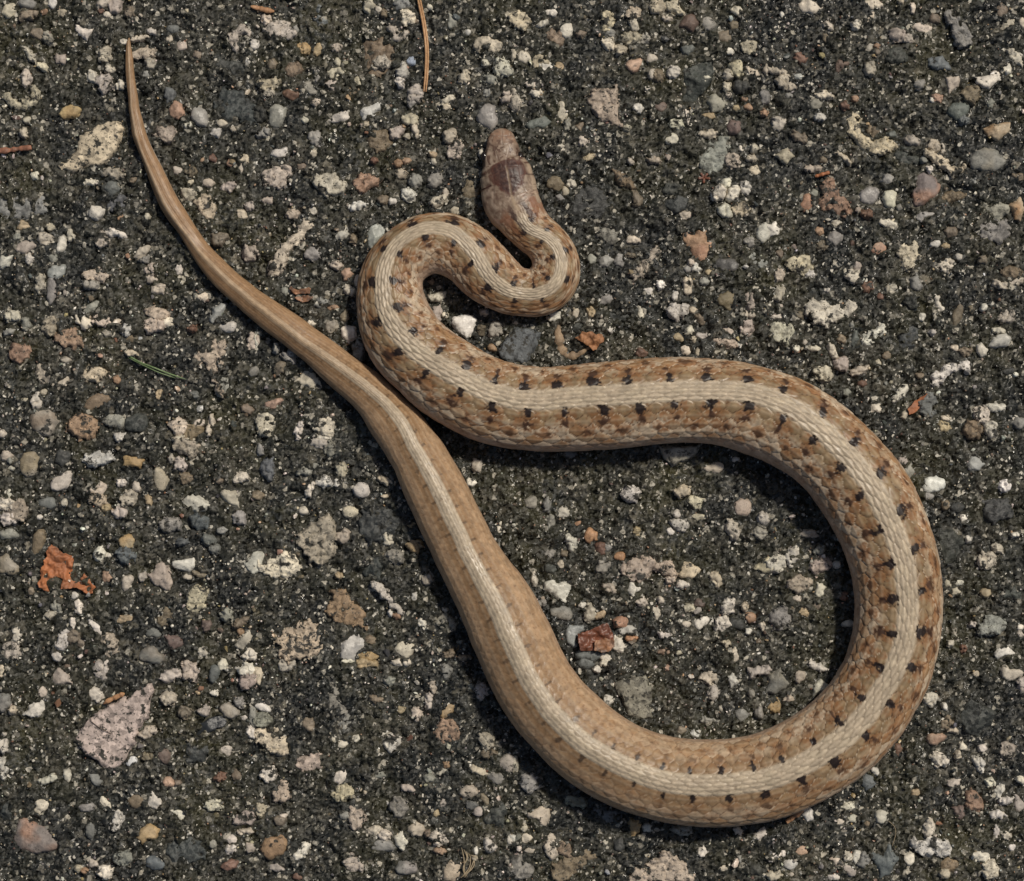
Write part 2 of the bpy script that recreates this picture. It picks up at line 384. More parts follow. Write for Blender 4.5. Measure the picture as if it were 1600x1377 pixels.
# ------------------------------------------------------------------ the stones in the road, read off the photograph
# tile origin, then entries in quarter pixels: "x y width height angle kind", "P kind outline", "K kind width stroke"
# first letter = colour, second = o worn round, a angular, x ragged and half buried, e flat plate, l rough and flush
STONES = """
@0 0
60 70 80 100 0 ca;165 20 110 70 0 ga;330 20 60 60 0 wa;390 80 50 50 0 c;180 95 130 40 -20 tx;P wa 470,150 590,185 545,260 490,215;230 210 80 70 0 t;300 235 60 60 0 g;640 25 90 50 -30 cx;715 40 80 90 0 px;630 70 40 30 0 r;670 90 40 40 0 c;805 80 50 60 0 t;885 97 40 20 0 c;380 370 70 70 0 pa;190 350 120 30 55 cx;265 420 70 35 45 cx;165 490 60 100 0 px;K cx 35 40,600 70,650 150,665 210,630 235,580 205,550;660 340 90 90 0 px;675 430 60 50 0 cx;650 520 100 100 0 px;570 480 60 70 0 wx;890 340 160 60 -15 px;940 400 60 70 0 px;870 240 120 30 -10 px;910 465 50 40 0 g;750 530 60 50 0 wx;775 265 60 30 -10 wx;440 705 130 75 -10 yo;P ce 370,1030 480,950 500,850 600,800 715,760 775,800 760,850 700,990 640,1020 520,1060 440,1080 390,1060;K px 45 1480,310 1450,270 1460,220 1510,180 1555,205;1540 320 60 35 0 wx;1590 280 50 60 0 wx;1060 600 80 100 20 b;1100 690 90 110 10 Oa;P qo 1190,690 1240,655 1290,680 1300,800 1230,780 1190,740;1390 770 70 40 15 c;1350 830 60 70 0 w;1460 805 40 40 0 c;1040 830 130 90 10 px;1170 785 50 30 0 w;1480 670 270 190 35 dl;1420 400 200 130 20 dl;1530 990 60 60 -30 c;1510 1050 30 60 0 c;1440 1020 45 40 0 o;1330 995 60 50 0 r;1270 1005 30 30 0 o;1110 1065 55 40 0 c;1190 1075 70 60 0 t;1300 1145 60 50 0 p;1430 1170 100 45 -20 px;1190 1140 40 30 0 c;1180 1220 110 90 0 px;1290 1290 110 150 -30 cx;1560 1290 60 50 0 px;1510 1340 60 50 0 c;220 1100 65 60 0 wa;275 1115 40 30 0 w;700 1180 90 100 10 ba;710 1080 130 60 10 px;560 1140 80 35 5 wx;830 1125 45 40 -20 t;600 1330 100 80 -20 wa;130 1290 300 170 -10 gl;740 1270 110 120 0 bl;150 835 40 60 0 c;170 750 40 30 0 c;1080 180 70 50 0 b;1060 245 45 40 0 c;1140 290 60 60 0 p;1240 340 60 60 0 t;1550 385 35 50 0 w;945 195 60 30 20 w;1175 60 35 30 0 c;920 1355 40 40 0 c;755 1365 40 30 0 o
@400 0
405 90 80 150 -10 bl;65 125 60 60 0 cx;150 190 190 110 10 px;250 180 40 50 0 g;705 35 70 90 0 cx;765 55 40 40 0 c;800 90 40 50 0 t;930 30 150 60 0 gx;935 115 110 100 0 wx;850 185 60 60 0 p;890 230 120 60 -30 px;295 300 85 65 15 y;385 310 60 80 20 y;500 300 55 50 0 c;230 435 90 110 25 t;100 405 60 70 0 t;380 470 40 70 0 g;510 390 40 60 0 ca;500 465 100 60 0 cx;495 535 110 70 0 px;635 510 35 70 -20 c;335 550 95 65 40 q;80 530 140 70 -10 cx;80 590 60 60 0 cx;215 590 110 60 15 r;615 590 100 100 0 tl;P tl 680,260 780,250 860,300 860,400 770,470 740,495 710,440 690,330;780 400 130 90 -20 px;970 380 55 50 0 Bo;915 440 60 75 0 w;900 510 50 60 0 w;990 295 40 40 0 w;P wa 645,670 780,645 775,690 730,735 665,745;530 730 130 60 -15 w;685 780 45 40 0 c;385 645 60 50 0 cx;305 750 40 35 0 w;130 720 110 130 20 qo;20 710 80 100 0 d;50 830 90 40 -35 g;1225 130 60 90 0 g;1320 200 35 30 0 w;1085 45 30 30 0 w;1460 280 180 90 5 pl;1535 430 110 120 0 wx;1460 500 70 70 0 g;1300 480 50 90 25 cx;1430 395 40 40 0 w;1440 570 35 70 0 g;1570 610 70 80 0 px;1450 735 130 150 0 qo;1190 670 50 35 0 c;1190 630 110 25 -30 cx;1000 590 90 90 0 px;970 640 50 60 0 g;960 750 90 60 20 cx;990 810 40 90 -20 cx;880 830 90 60 -30 px;1210 850 70 90 0 px;1250 940 80 110 10 px;1105 970 40 30 0 y;1110 1010 35 40 0 c;885 1020 50 45 0 o;940 1005 45 35 0 o;735 1005 30 25 0 r;150 955 110 60 0 wa;360 960 35 40 0 c;370 865 80 80 0 gl;770 880 140 110 0 tl;P px 20,1110 60,1070 150,1040 240,1045 200,1110 190,1190 130,1195 80,1160;P cx 345,1120 400,1100 520,1085 530,1140 565,1190 500,1235 440,1210 390,1170;P nx 610,1130 690,1090 765,1110 770,1150 700,1180 650,1215 625,1180;905 1085 60 55 0 c;1120 1130 90 80 -15 g;990 1130 80 80 0 gx;955 1220 80 60 0 wx;855 1260 45 35 0 w;1140 1260 100 60 -25 cx;1185 1200 30 60 0 c;1245 1320 55 45 40 c;1340 1180 110 110 0 tl;635 1290 110 45 -10 wx;355 1315 60 40 30 w;75 1250 70 50 0 p;230 1340 70 60 0 px;1410 955 30 40 0 w;285 1040 50 40 0 t;790 1250 60 40 0 t
@800 0
50 125 130 110 0 cx;250 80 70 60 0 w;190 150 80 30 -25 wx;340 190 80 90 20 wo;430 215 60 50 0 t;600 140 80 110 0 cx;610 200 60 70 0 g;600 270 80 70 0 cx;680 310 80 60 0 cx;745 235 120 70 -15 cx;760 90 100 90 0 cx;760 150 70 80 0 cx;845 220 80 100 10 gl;1010 50 120 70 20 cx;910 40 90 90 40 cx;970 115 60 35 0 c;1110 150 120 100 0 m;1225 150 90 80 20 g;1420 65 100 60 -15 cx;1390 155 70 55 0 t;1320 235 100 80 10 t;1480 295 90 90 -30 cx;1100 310 80 60 0 b;1360 320 40 40 0 w;75 360 80 70 0 c;10 345 40 60 0 c;120 520 80 70 0 cx;145 580 70 50 0 wx;20 640 70 150 0 px;180 390 110 100 30 cx;215 430 100 70 0 wx;290 415 60 50 0 y;280 230 130 100 0 tl;P wa 315,630 345,660 350,710 320,770 270,710 275,660;350 785 45 80 10 g;165 770 150 70 -12 bo;425 790 60 60 0 t;760 405 110 65 -25 Oo;870 365 60 50 0 w;880 460 45 70 25 c;1010 450 80 60 -30 wx;910 475 60 70 0 t;790 680 60 60 0 w;P px 465,590 540,570 600,545 660,545 660,600 640,680 690,760 620,790 550,740 500,680;720 800 45 45 0 c;P da 1060,440 1130,390 1270,360 1260,450 1200,560 1150,650 1060,640 1090,540;1215 490 60 40 0 wx;1275 645 110 110 -10 ga;1095 735 25 90 -10 w;1020 770 100 90 0 wx;1000 870 95 60 -8 wo;1235 725 90 35 10 y;1225 840 110 40 0 c;P gl 1150,980 1230,910 1300,860 1355,870 1345,960 1310,1060 1250,1080 1180,1030;1380 1010 90 90 20 cx;1495 990 50 40 0 c;1510 930 35 45 0 c;1435 930 30 25 0 w;1515 1065 65 70 0 ca;1385 800 80 100 0 ma;1400 430 100 90 0 cx;1355 470 60 70 0 cx;1495 450 90 50 20 cx;1430 540 90 80 0 d;1340 545 50 50 0 c;1355 595 30 30 0 c;1400 675 45 30 0 y;1475 670 50 40 0 o;1455 620 30 30 0 o;1580 705 50 40 0 o;1590 430 30 60 0 c;1580 610 60 80 0 g;700 1130 160 60 45 tx;780 1240 60 110 -30 tx;P dl 360,1290 440,1190 540,1160 640,1300 620,1340 500,1376 380,1350;265 1150 100 90 -40 ta;370 1145 50 40 0 w;335 1200 40 50 0 c;300 1235 50 40 0 g;300 925 65 50 -20 c;480 985 70 40 -15 ya;440 890 60 60 0 cx;740 1005 35 30 0 c;1010 1190 120 80 0 dl;P da 950,1260 1060,1220 1110,1260 1090,1310 1020,1340 960,1300;1290 1210 90 90 0 wx;1380 1210 60 100 30 wx;1340 1150 60 50 0 wx;1460 1175 70 70 0 wx;1330 1320 80 80 0 wx;1430 1310 110 80 -10 cx;1080 1345 60 50 0 p;890 1000 80 40 0 px;930 670 70 60 0 m;850 550 40 20 0 w
@1200 0
260 45 140 80 10 ca;90 90 30 40 0 w;650 30 130 60 0 cx;610 100 140 60 -5 cx;545 150 60 80 0 cx;905 45 40 60 -10 c;835 10 30 30 0 c;370 165 60 50 10 c;360 230 40 60 0 t;965 180 120 50 10 ca;805 215 90 80 0 px;875 235 60 60 0 px;1460 65 80 80 0 to;1045 115 60 60 0 t;P gx 1110,60 1160,110 1230,160 1290,215 1250,240 1255,300 1190,290 1160,200;1500 150 110 40 -35 ca;1590 140 40 60 0 c;630 300 35 60 35 c;680 285 35 30 0 o;685 325 30 40 0 t;205 370 90 60 0 r;460 410 100 60 -30 ma;635 430 70 80 0 p;810 350 110 110 0 dl;1075 400 130 90 5 ba;P pa 1115,485 1200,470 1190,540 1130,580;P wa 1300,490 1360,470 1440,450 1490,495 1430,500 1380,560 1330,550;1540 360 50 130 -40 cx;1500 430 60 60 0 w;950 525 65 55 0 q;1270 590 100 110 0 t;1060 615 60 40 0 O;1030 625 30 30 0 w;1190 690 120 100 0 bo;1225 750 60 50 0 b;1395 645 40 50 0 g;60 450 160 40 25 cx;110 520 140 70 20 cx;350 600 100 40 0 cx;300 650 80 70 0 g;320 730 70 40 20 wx;130 600 50 40 0 g;60 770 80 80 0 px;190 850 110 50 40 tx;P ca 50,970 115,925 165,970 115,1030;290 1055 100 40 0 c;345 1000 50 40 0 t;480 665 50 45 0 r;545 620 40 40 0 o;K cx 70 530,740 550,830 610,900 690,945 770,900;650 820 80 60 0 tx;905 880 80 60 15 px;1030 910 80 80 0 px;K cx 45 1000,960 1100,1020 1150,1080 1220,1060;1090 930 30 60 0 cx;870 990 140 110 15 dl;975 1000 40 40 0 g;1010 1060 40 40 0 w;P oa 1345,810 1420,780 1510,765 1500,820 1440,880 1380,850;P Go 1260,1000 1300,940 1390,920 1450,960 1490,1010 1430,1070 1340,1080 1275,1050;1560 1100 90 40 10 t;P Ma 905,1110 960,1085 1030,1100 1080,1160 1050,1230 960,1295 915,1290 915,1190;1280 1140 40 60 0 g;750 1120 90 80 -20 q;635 1225 140 90 -15 qo;P wo 715,1210 790,1180 805,1230 790,1300 740,1300;820 1295 35 35 0 g;P nx 330,1150 370,1105 430,1140 460,1210 490,1260 520,1340 430,1350 320,1280 340,1210;240 1270 70 120 5 Oo;290 1210 50 50 0 g;620 1340 65 60 0 r;980 1350 110 50 -20 g;1420 1320 150 130 0 gl;1560 1310 90 130 0 oa;1160 1230 140 60 -10 tl;430 1370 60 30 0 w;470 985 120 25 35 cx;775 840 40 30 0 b
@0 344
145 35 90 55 -10 y;315 45 40 35 0 c;105 105 50 50 0 g;165 170 120 65 -25 po;385 155 60 90 15 wo;440 100 40 60 0 c;30 260 100 60 -40 wa;280 120 80 80 0 px;730 85 140 45 15 wx;640 130 90 90 -40 px;330 235 60 70 0 g;355 320 120 85 -25 Qo;325 440 60 180 5 go;250 395 50 120 10 cx;185 240 50 60 0 w;890 205 60 110 45 ca;900 245 80 40 -20 g;600 340 150 90 10 px;570 400 100 60 0 g;935 310 80 60 -20 p;1110 380 80 50 -10 w;1120 310 40 70 0 w;1000 430 110 60 0 cx;1265 480 80 50 10 c;1360 580 70 150 30 qa;1425 670 110 65 -5 wo;1560 200 90 100 0 px;1370 120 100 80 0 tx;570 545 100 40 -35 g;75 600 80 60 -30 wx;60 695 70 30 -20 g;160 650 70 70 0 g;315 660 90 110 10 px;K wx 50 480,610 540,660;640 630 120 80 0 cx;670 710 60 40 0 p;790 680 60 80 0 wx;430 740 170 110 10 nx;120 830 120 110 0 nx;980 580 150 70 15 px;1040 640 60 50 0 w;960 650 150 90 0 px;P px 1205,860 1250,800 1340,750 1430,790 1380,870 1340,920 1350,1000 1410,1120 1360,1060 1300,920 1240,880;1390 1040 100 120 0 gl;P pl 210,930 280,890 370,930 430,1000 420,1070 340,1050 250,1010;590 960 150 70 -20 cx;490 1085 40 40 0 w;230 1130 80 80 20 w;275 1075 40 35 0 c;600 1140 180 80 -15 to;275 1260 165 150 20 To;P nx 410,1270 460,1220 560,1200 615,1260 600,1330 520,1370 450,1320;850 1270 130 120 0 do;755 1360 70 60 0 w;1120 1290 120 100 0 cx;1240 1275 70 40 0 c;1310 1290 30 130 10 cx;1150 1370 150 40 0 cx;1200 1320 130 90 0 tx;1540 1180 80 70 0 t;1215 1090 80 40 30 b;1585 950 70 45 -40 g;1585 770 70 110 0 px;1200 680 50 40 0 r;410 875 50 30 0 p;155 1120 40 30 0 c;990 1090 30 60 0 y;730 1000 50 40 0 o;710 1250 120 90 0 gl;15 1340 40 60 0 c;945 370 70 50 0 p;820 830 70 40 0 cx
@400 344
K cx 70 320,30 220,140 140,250 110,320;P Qa 690,80 780,10 820,75 770,120 720,185 695,150;405 120 70 80 0 p;535 95 80 60 0 w;605 120 50 50 0 t;500 285 70 50 10 c;565 335 70 60 0 O;360 205 90 80 0 gl;635 385 40 60 0 c;180 440 40 60 0 g;410 520 80 60 0 gx;585 445 70 60 0 wx;480 545 60 40 0 o;340 645 50 35 0 w;475 670 70 90 0 T;580 715 95 95 0 wa;550 600 60 70 0 t;215 850 100 80 35 g;125 800 40 60 0 g;P ca 250,1010 310,930 370,960 420,1050 390,1060 320,1040 270,1050;150 920 60 90 20 t;110 1150 95 50 -10 Oa;60 1280 120 130 0 wx;430 1290 140 110 0 wx;420 1360 80 40 0 wx;640 820 60 140 0 g;P Wo 1230,620 1290,590 1370,600 1370,680 1320,740 1290,720 1230,660;1490 680 80 90 0 q;1410 690 50 60 0 t;1130 580 60 90 0 p;1180 595 30 35 0 w;1135 485 120 50 -20 wx;1475 800 40 40 0 o;1430 575 40 30 0 g;5 740 30 130 0 w;270 1310 40 100 20 wx
@540 300
P be 940,1020 1060,840 1230,880 1130,1075 1000,1060
@800 344
600 90 120 100 20 gl;760 125 80 40 10 ca;500 240 60 60 0 g;580 260 90 80 0 ga;670 250 50 90 0 g;740 220 60 30 0 t;K px 45 770,360 830,290 880,230 920,180;P Oa 1070,70 1140,90 1210,50 1215,150 1270,150 1240,220 1190,275 1130,230 1080,160;1350 280 140 90 10 Do;P gl 1440,210 1490,185 1540,240 1600,250 1590,290 1530,300 1460,260;1575 80 80 130 15 wo;1485 135 60 50 0 g;1115 260 45 50 0 c;1150 300 50 50 0 wx;1225 325 35 40 0 y;1100 310 40 40 0 g;1095 410 60 100 0 cx;1200 385 60 50 0 g;930 400 40 50 0 W;850 445 60 50 -20 w;1020 470 45 60 0 w;P wx 970,570 1000,510 1050,540 1110,540 1080,580 1040,640 1000,610;1130 560 35 35 0 c;P ta 1260,490 1340,450 1385,460 1380,570 1310,540;1500 510 80 100 0 px;1490 590 70 60 0 px;1465 670 70 120 15 px;800 575 30 90 -15 w;580 495 90 70 0 g;400 580 40 70 0 c;490 580 45 70 10 y;270 600 80 60 -30 w;500 655 35 35 0 w;610 685 30 35 0 w;410 665 70 60 0 d;1350 690 80 40 35 c;1040 735 60 35 30 y;1110 690 50 50 0 w;1130 755 50 40 -40 c;1185 720 70 40 0 p;1085 815 60 60 -40 c;1330 770 160 60 15 px;1160 820 30 60 0 c;805 830 70 60 0 r;700 600 180 150 0 dl;1190 620 80 60 0 tl
@1200 344
30 70 80 110 -20 wa;425 15 80 40 0 w;320 70 60 55 0 oa;420 110 110 90 -20 ga;340 160 80 50 30 t;740 25 120 50 20 cx;685 180 100 80 0 Oo;P cx 790,180 880,150 940,120 940,210 920,270 880,320 830,270;1145 75 80 80 0 t;1045 150 60 40 -20 w;1115 165 55 45 0 y;P gl 1310,40 1380,0 1500,0 1500,100 1440,145 1340,110;1190 230 40 40 0 w;1345 250 50 45 0 t;1110 290 90 90 0 wx;75 205 50 60 0 t;200 280 160 110 0 cx;260 330 60 50 0 wx;70 345 60 70 0 c;545 350 100 80 -30 cx;560 290 40 60 0 p;620 420 80 70 0 r;760 430 60 60 30 c;P ga 890,370 930,340 970,420 940,445 890,420;890 510 100 80 0 d;700 480 50 40 0 r;70 460 80 90 0 px;370 435 25 25 0 w;P wx 235,540 270,500 340,510 400,560 460,540 520,505 560,540 540,610 440,630 370,670 290,630 250,600;60 605 90 25 -5 w;P wx 10,680 60,640 140,650 150,720 120,790 70,770 20,740;200 600 40 50 0 t;520 670 40 50 0 g;540 740 40 110 10 b;460 745 50 70 0 t;K wx 50 600,770 650,720 720,680;230 765 30 30 0 c;290 805 70 30 0 c;180 805 30 30 0 w;405 820 50 90 -20 w;460 900 80 90 0 p;345 960 120 90 10 wx;575 945 100 45 -20 cx;740 845 60 50 0 t;690 890 40 30 0 c;870 740 110 200 10 dl;P wx 1030,450 1070,480 1080,540 1115,580 1075,600 1040,540;1185 590 60 140 15 to;1275 555 40 50 0 t;1350 545 35 40 0 w;1490 600 90 90 -30 p;1450 690 80 30 10 w;1450 760 130 80 -20 wa;1340 815 60 80 -20 wa;1170 800 50 30 0 c;1230 825 70 50 0 t;965 605 40 50 0 w;1030 700 35 35 0 w;K cx 30 1410,390 1480,410 1590,380;1530 330 150 70 0 tx;K wx 55 1040,1010 1090,950 1180,920 1260,930;K wx 35 780,1130 830,1080 860,1050;1550 965 35 25 0 W;1500 940 80 50 0 d;950 975 45 40 0 t;590 1025 45 40 0 r;670 1180 75 50 0 wa;855 1220 40 45 0 c;P bx 960,1110 1020,1080 1050,1150 1040,1230 940,1220;1100 1290 80 60 0 y;1110 1240 50 30 0 c;1340 1220 100 90 -40 wx;1420 1170 120 60 0 wx;1280 1310 120 100 0 tx;1400 1310 80 100 0 wx;490 1075 40 40 0 g;1570 1270 80 70 0 g
@0 688
40 100 70 70 0 p;65 130 40 40 0 g;70 175 45 35 0 w;P To 115,130 160,75 240,80 240,190 180,245 135,205;P wx 510,95 570,90 620,70 680,75 725,115 650,150 580,180 530,130;P ya 770,110 800,85 895,125 870,165 770,160;P wo 310,280 330,240 400,220 430,190 450,250 420,300 330,320;395 110 90 90 0 dl;1170 40 150 120 0 px;1130 150 70 90 -15 px;1215 40 60 70 0 px;1070 115 30 60 0 c;P po 965,170 1010,190 1050,240 1040,310 990,325 965,270;1160 235 80 60 0 tl;1365 240 60 70 0 t;1510 235 90 60 -30 wx;295 395 110 70 0 bo;400 390 35 40 0 c;620 310 100 80 0 px;610 370 100 90 0 px;660 420 50 40 0 y;800 370 80 120 35 px;750 450 80 70 0 px;850 290 50 60 0 c;755 270 50 35 0 w;925 375 40 70 -15 ya;P wa 1145,390 1200,330 1280,355 1325,400 1290,440 1210,440 1160,420;P ca 1375,330 1400,305 1470,320 1490,420 1430,400 1400,380;1490 490 80 90 -20 g;1070 530 130 80 10 gx;1240 510 110 90 40 bx;1300 620 80 60 0 bx;1340 680 60 40 0 b;1130 635 70 35 0 b;1390 565 60 35 0 g;60 330 50 60 0 w;40 400 100 80 0 wx;110 440 110 140 0 px;60 490 120 80 0 wx;50 590 110 70 0 ga;245 480 40 30 0 w;240 640 70 170 20 to;50 785 130 110 30 To;795 635 95 80 0 yo;615 715 70 90 20 w;790 720 120 90 30 bx;665 855 60 60 0 O;890 855 45 45 0 p;790 890 60 90 25 c;P pa 925,850 1010,765 1050,790 1080,890 1055,945 1010,930;P wa 1075,760 1220,730 1215,790 1180,820 1070,790;1170 860 50 30 0 c;1250 840 110 35 15 t;P cx 1170,1000 1200,920 1280,910 1275,1030 1220,1090 1190,1060;1415 1090 60 80 20 g;P wa 1520,770 1590,705 1640,700 1640,820 1570,835;465 970 40 40 0 w;490 1040 50 90 -20 w;190 945 40 40 0 t;350 1050 50 80 -30 g;780 1120 110 45 -15 ya;P wa 540,1120 570,1110 640,1190 640,1220 590,1200;455 1145 40 60 0 w;960 1200 110 60 10 b;P ma 1030,1220 1130,1235 1150,1270 1080,1310 1050,1270;1040 1110 90 110 0 tl;P ca 1470,1290 1510,1220 1570,1180 1585,1240 1520,1310;1505 1195 40 40 0 o;1290 1160 60 60 0 m;1510 1140 110 40 -25 t;1265 1320 55 55 0 c;390 1250 70 130 10 wx;460 1230 80 70 0 t;510 1265 60 70 0 t;690 1290 100 150 -15 px;100 1220 50 90 0 wx;75 1310 110 120 0 px;360 1350 70 60 0 w;945 1345 150 100 0 Go;1560 1345 90 60 0 wx;310 1090 70 40 0 p
@400 688
25 60 40 60 0 g;70 180 90 110 0 bx;395 20 110 60 0 px;460 60 70 100 0 gx;330 180 150 50 -25 gx;P wx 360,250 420,220 510,230 545,280 470,290 390,295;530 190 60 80 0 cx;335 310 40 100 10 wx;660 315 100 95 10 wo;820 255 110 50 10 cx;295 440 50 45 0 w;585 450 95 60 0 c;805 350 40 20 0 c;10 345 70 60 0 t;P px 260,620 330,580 340,540 430,465 490,520 480,610 500,690 400,775 310,740;545 600 100 70 0 px;P wx -20,730 60,800 170,690 230,700 290,790 200,870 90,850 0,830;P dl 650,480 690,420 860,450 900,540 830,620 670,640;820 620 60 70 0 wx;870 730 100 90 0 gx;970 530 60 40 0 y;995 660 90 80 0 yx;K wx 40 735,900 790,940 840,1000 905,1075;730 790 110 130 0 dl;P nx 425,1060 470,1000 480,930 560,920 610,1010 660,1060 690,1160 640,1170 570,1120 480,1130;520 850 50 30 0 y;1070 875 60 60 0 p;990 980 35 60 0 w;1180 1060 35 35 0 w;880 1100 45 35 0 o;840 1085 30 40 0 w;1040 1145 50 80 -20 w;1190 1140 150 90 10 gx;P px 95,1240 200,1180 300,1130 400,1125 420,1200 410,1310 300,1376 150,1370 150,1290;P Qa 530,1270 570,1220 660,1210 680,1280 610,1376 530,1376;700 1350 120 60 0 ya;P wo 865,1290 900,1260 985,1260 990,1320 940,1376 880,1330;720 1250 70 60 0 t;1205 1335 60 50 0 t;1300 1360 70 40 0 t;480 1300 25 30 0 w;1385 160 75 90 0 ca;1345 265 70 50 0 W;1520 560 35 40 0 w;1530 520 25 30 0 w
@800 688
380 90 100 50 0 b;P ge 925,40 1190,30 1110,120 1015,160 960,110;1265 170 130 70 -10 po;1390 115 55 30 0 w;115 390 80 90 0 ga;220 400 50 90 0 gx;240 510 45 110 10 gx;320 450 80 60 0 wx;745 340 100 90 0 wx;1070 320 90 60 0 cx;1150 390 110 100 0 cx;1170 480 90 45 10 ca;1030 465 40 40 0 w;1050 530 100 80 0 wx;990 570 40 50 0 w;1440 420 100 110 -20 po;1575 495 70 60 0 w;1380 560 70 130 -25 px;1550 580 80 60 0 gx;P Ia 450,600 480,550 535,570 530,620 480,640;370 640 50 90 -20 wx;555 680 60 80 0 r;675 725 60 60 0 I;780 570 35 50 0 y;P px 670,790 740,745 880,735 890,820 840,860 760,885 700,830;960 800 150 90 20 px;990 870 60 40 0 px;P ca 1030,850 1080,760 1180,805 1150,865;1275 870 70 80 0 cx;570 790 80 80 0 g;305 775 45 45 0 c;755 930 65 80 -15 w;610 920 90 70 0 px;P Wa 200,900 240,875 360,900 360,950 340,1030 220,950;140 870 40 80 0 w;185 1015 50 50 0 g;310 1080 130 80 10 Go;440 1030 40 40 0 w;490 1080 60 100 0 cx;560 1080 100 50 -25 yx;820 1015 80 50 10 c;930 1000 35 35 0 c;900 1075 50 90 5 ca;1110 1050 70 45 0 cx;1170 1020 80 60 30 m;P wx 1290,1040 1330,985 1390,990 1395,1050 1350,1090;1180 1140 100 60 -30 wo;1090 1150 50 40 0 c;1320 1150 90 90 20 wx;1400 1150 90 70 0 d;680 1140 90 80 -30 Oa;720 1185 105 55 -5 Qo;745 1240 65 25 0 I;P Qo 325,1190 370,1160 470,1165 400,1220 400,1300 360,1290;480 1340 150 80 0 bo;585 1360 80 50 0 w;660 1280 70 90 -20 wx;1490 1110 70 50 0 o;1565 1165 45 40 0 c;1450 1040 40 40 0 c;950 1215 80 35 0 wx;960 1310 90 60 0 nx;1040 1325 30 30 0 c;P ca 1520,800 1600,730 1640,740 1640,820 1580,825;1330 1270 60 40 0 c;1390 1340 40 90 0 c;1480 1195 40 40 0 w;230 710 70 50 -30 g;325 710 40 30 0 t;600 670 40 50 0 g;245 800 90 60 0 d;1070 900 70 40 0 wx
@1200 688
60 770 120 100 -30 wx;150 730 70 120 20 wx;265 585 110 45 5 p;330 780 130 90 0 px;430 780 50 40 0 w;190 900 140 90 0 px;325 940 60 100 0 w;180 990 55 50 0 c;P ya 180,1075 215,1035 255,1050 245,1105;80 1120 130 130 0 gx;310 1040 50 50 0 t;505 1145 70 45 0 w;320 690 80 50 0 gx;P Wo 970,290 985,235 1065,225 1125,270 1080,320 975,330;1005 350 60 40 0 g;P Qa 1250,150 1290,100 1355,150 1320,190 1265,185;1480 290 60 60 0 W;P da 1335,370 1500,360 1540,470 1400,530 1350,480;P da 1060,560 1180,560 1220,640 1200,740 1110,780 1060,680;885 190 60 90 0 g;840 130 60 50 0 p;1110 405 50 50 0 t;1180 420 80 60 0 d;1220 485 40 40 0 w;1255 615 35 30 0 w;1370 750 110 90 -20 cx;1440 680 60 50 0 cx;1190 885 50 40 0 w;1180 940 60 45 0 c;1120 900 50 50 0 c;1360 950 60 50 0 y;P gx 1300,1200 1340,1120 1400,1090 1490,1130 1480,1180 1370,1220;P wa 1410,1330 1440,1300 1500,1285 1550,1330 1480,1350 1430,1365;1575 1210 50 45 0 p;1575 1170 40 30 0 w;1140 1270 40 40 0 w;1220 1305 40 50 0 r;1545 595 50 30 0 w;1280 1150 30 30 0 w;1520 960 130 90 0 dl;480 980 60 50 0 r
@0 1032
15 260 90 120 0 Go;P wa 150,340 190,270 270,240 280,310 240,360;270 195 50 70 0 c;75 315 40 40 0 c;385 110 100 130 -30 pa;630 60 120 100 0 wx;600 210 90 80 0 wx;P pe 460,510 520,400 620,330 780,230 960,145 940,250 930,350 870,420 860,480 820,560 790,620 690,690 620,640 520,570;1070 90 130 60 -15 px;1190 70 110 110 0 px;920 450 110 60 -30 px;1050 235 90 70 0 px;1540 60 100 60 0 w;1550 130 100 110 0 px;1340 80 60 100 20 b;1390 30 50 60 0 w;P To 1370,290 1420,270 1480,300 1495,345 1440,365 1390,330;1495 260 60 55 0 g;P ka 1200,460 1230,420 1350,340 1420,360 1410,400 1300,450 1240,475;1280 315 70 70 0 px;1155 320 80 70 0 t;1240 200 30 25 0 y;1335 205 40 30 0 w;825 630 80 50 -40 Wo;1025 600 60 90 -20 m;920 600 70 40 0 t;1055 765 70 50 0 Oo;1110 765 35 35 0 t;P wa 920,900 950,810 1000,860 1015,900 980,935;850 875 95 95 0 to;P wa 1060,925 1150,945 1165,970 1140,1005 1090,965;1330 900 90 100 -20 wx;1230 580 140 120 0 dl;1415 560 70 70 0 p;1380 725 80 50 -15 r;1480 720 70 60 0 t;1575 450 60 70 0 w;1530 990 150 60 -20 px;1580 350 40 150 0 g;660 885 110 40 35 wa;K wx 50 740,950 730,1010 710,1050;P ya 840,1110 870,1060 930,1020 1000,1055 980,1100 890,1145;P ca 210,940 230,880 310,865 320,910 240,970;300 745 110 40 -20 w;420 720 45 80 -10 w;600 740 100 60 45 g;P Mo 90,1080 130,980 200,1000 290,1040 380,1120 330,1190 180,1200 100,1160;40 950 70 130 0 d;565 1070 60 100 0 b;540 920 90 50 0 g;770 1235 110 80 0 gx;970 1270 110 80 10 b;490 1300 35 40 0 c;525 1315 30 25 0 o;655 1320 90 80 -20 wx;580 1270 60 50 0 p;20 680 70 120 0 wx;20 520 60 130 0 wx;1160 1200 220 180 0 dl;1430 1280 100 60 -20 r;1560 1170 50 60 0 p;1440 1180 60 60 0 wx;1450 1120 60 50 0 w;1330 1145 50 50 0 g;1415 1100 40 40 0 p;1175 1080 30 30 0 w;1530 1070 80 30 0 c;20 60 50 90 0 c
@400 1032
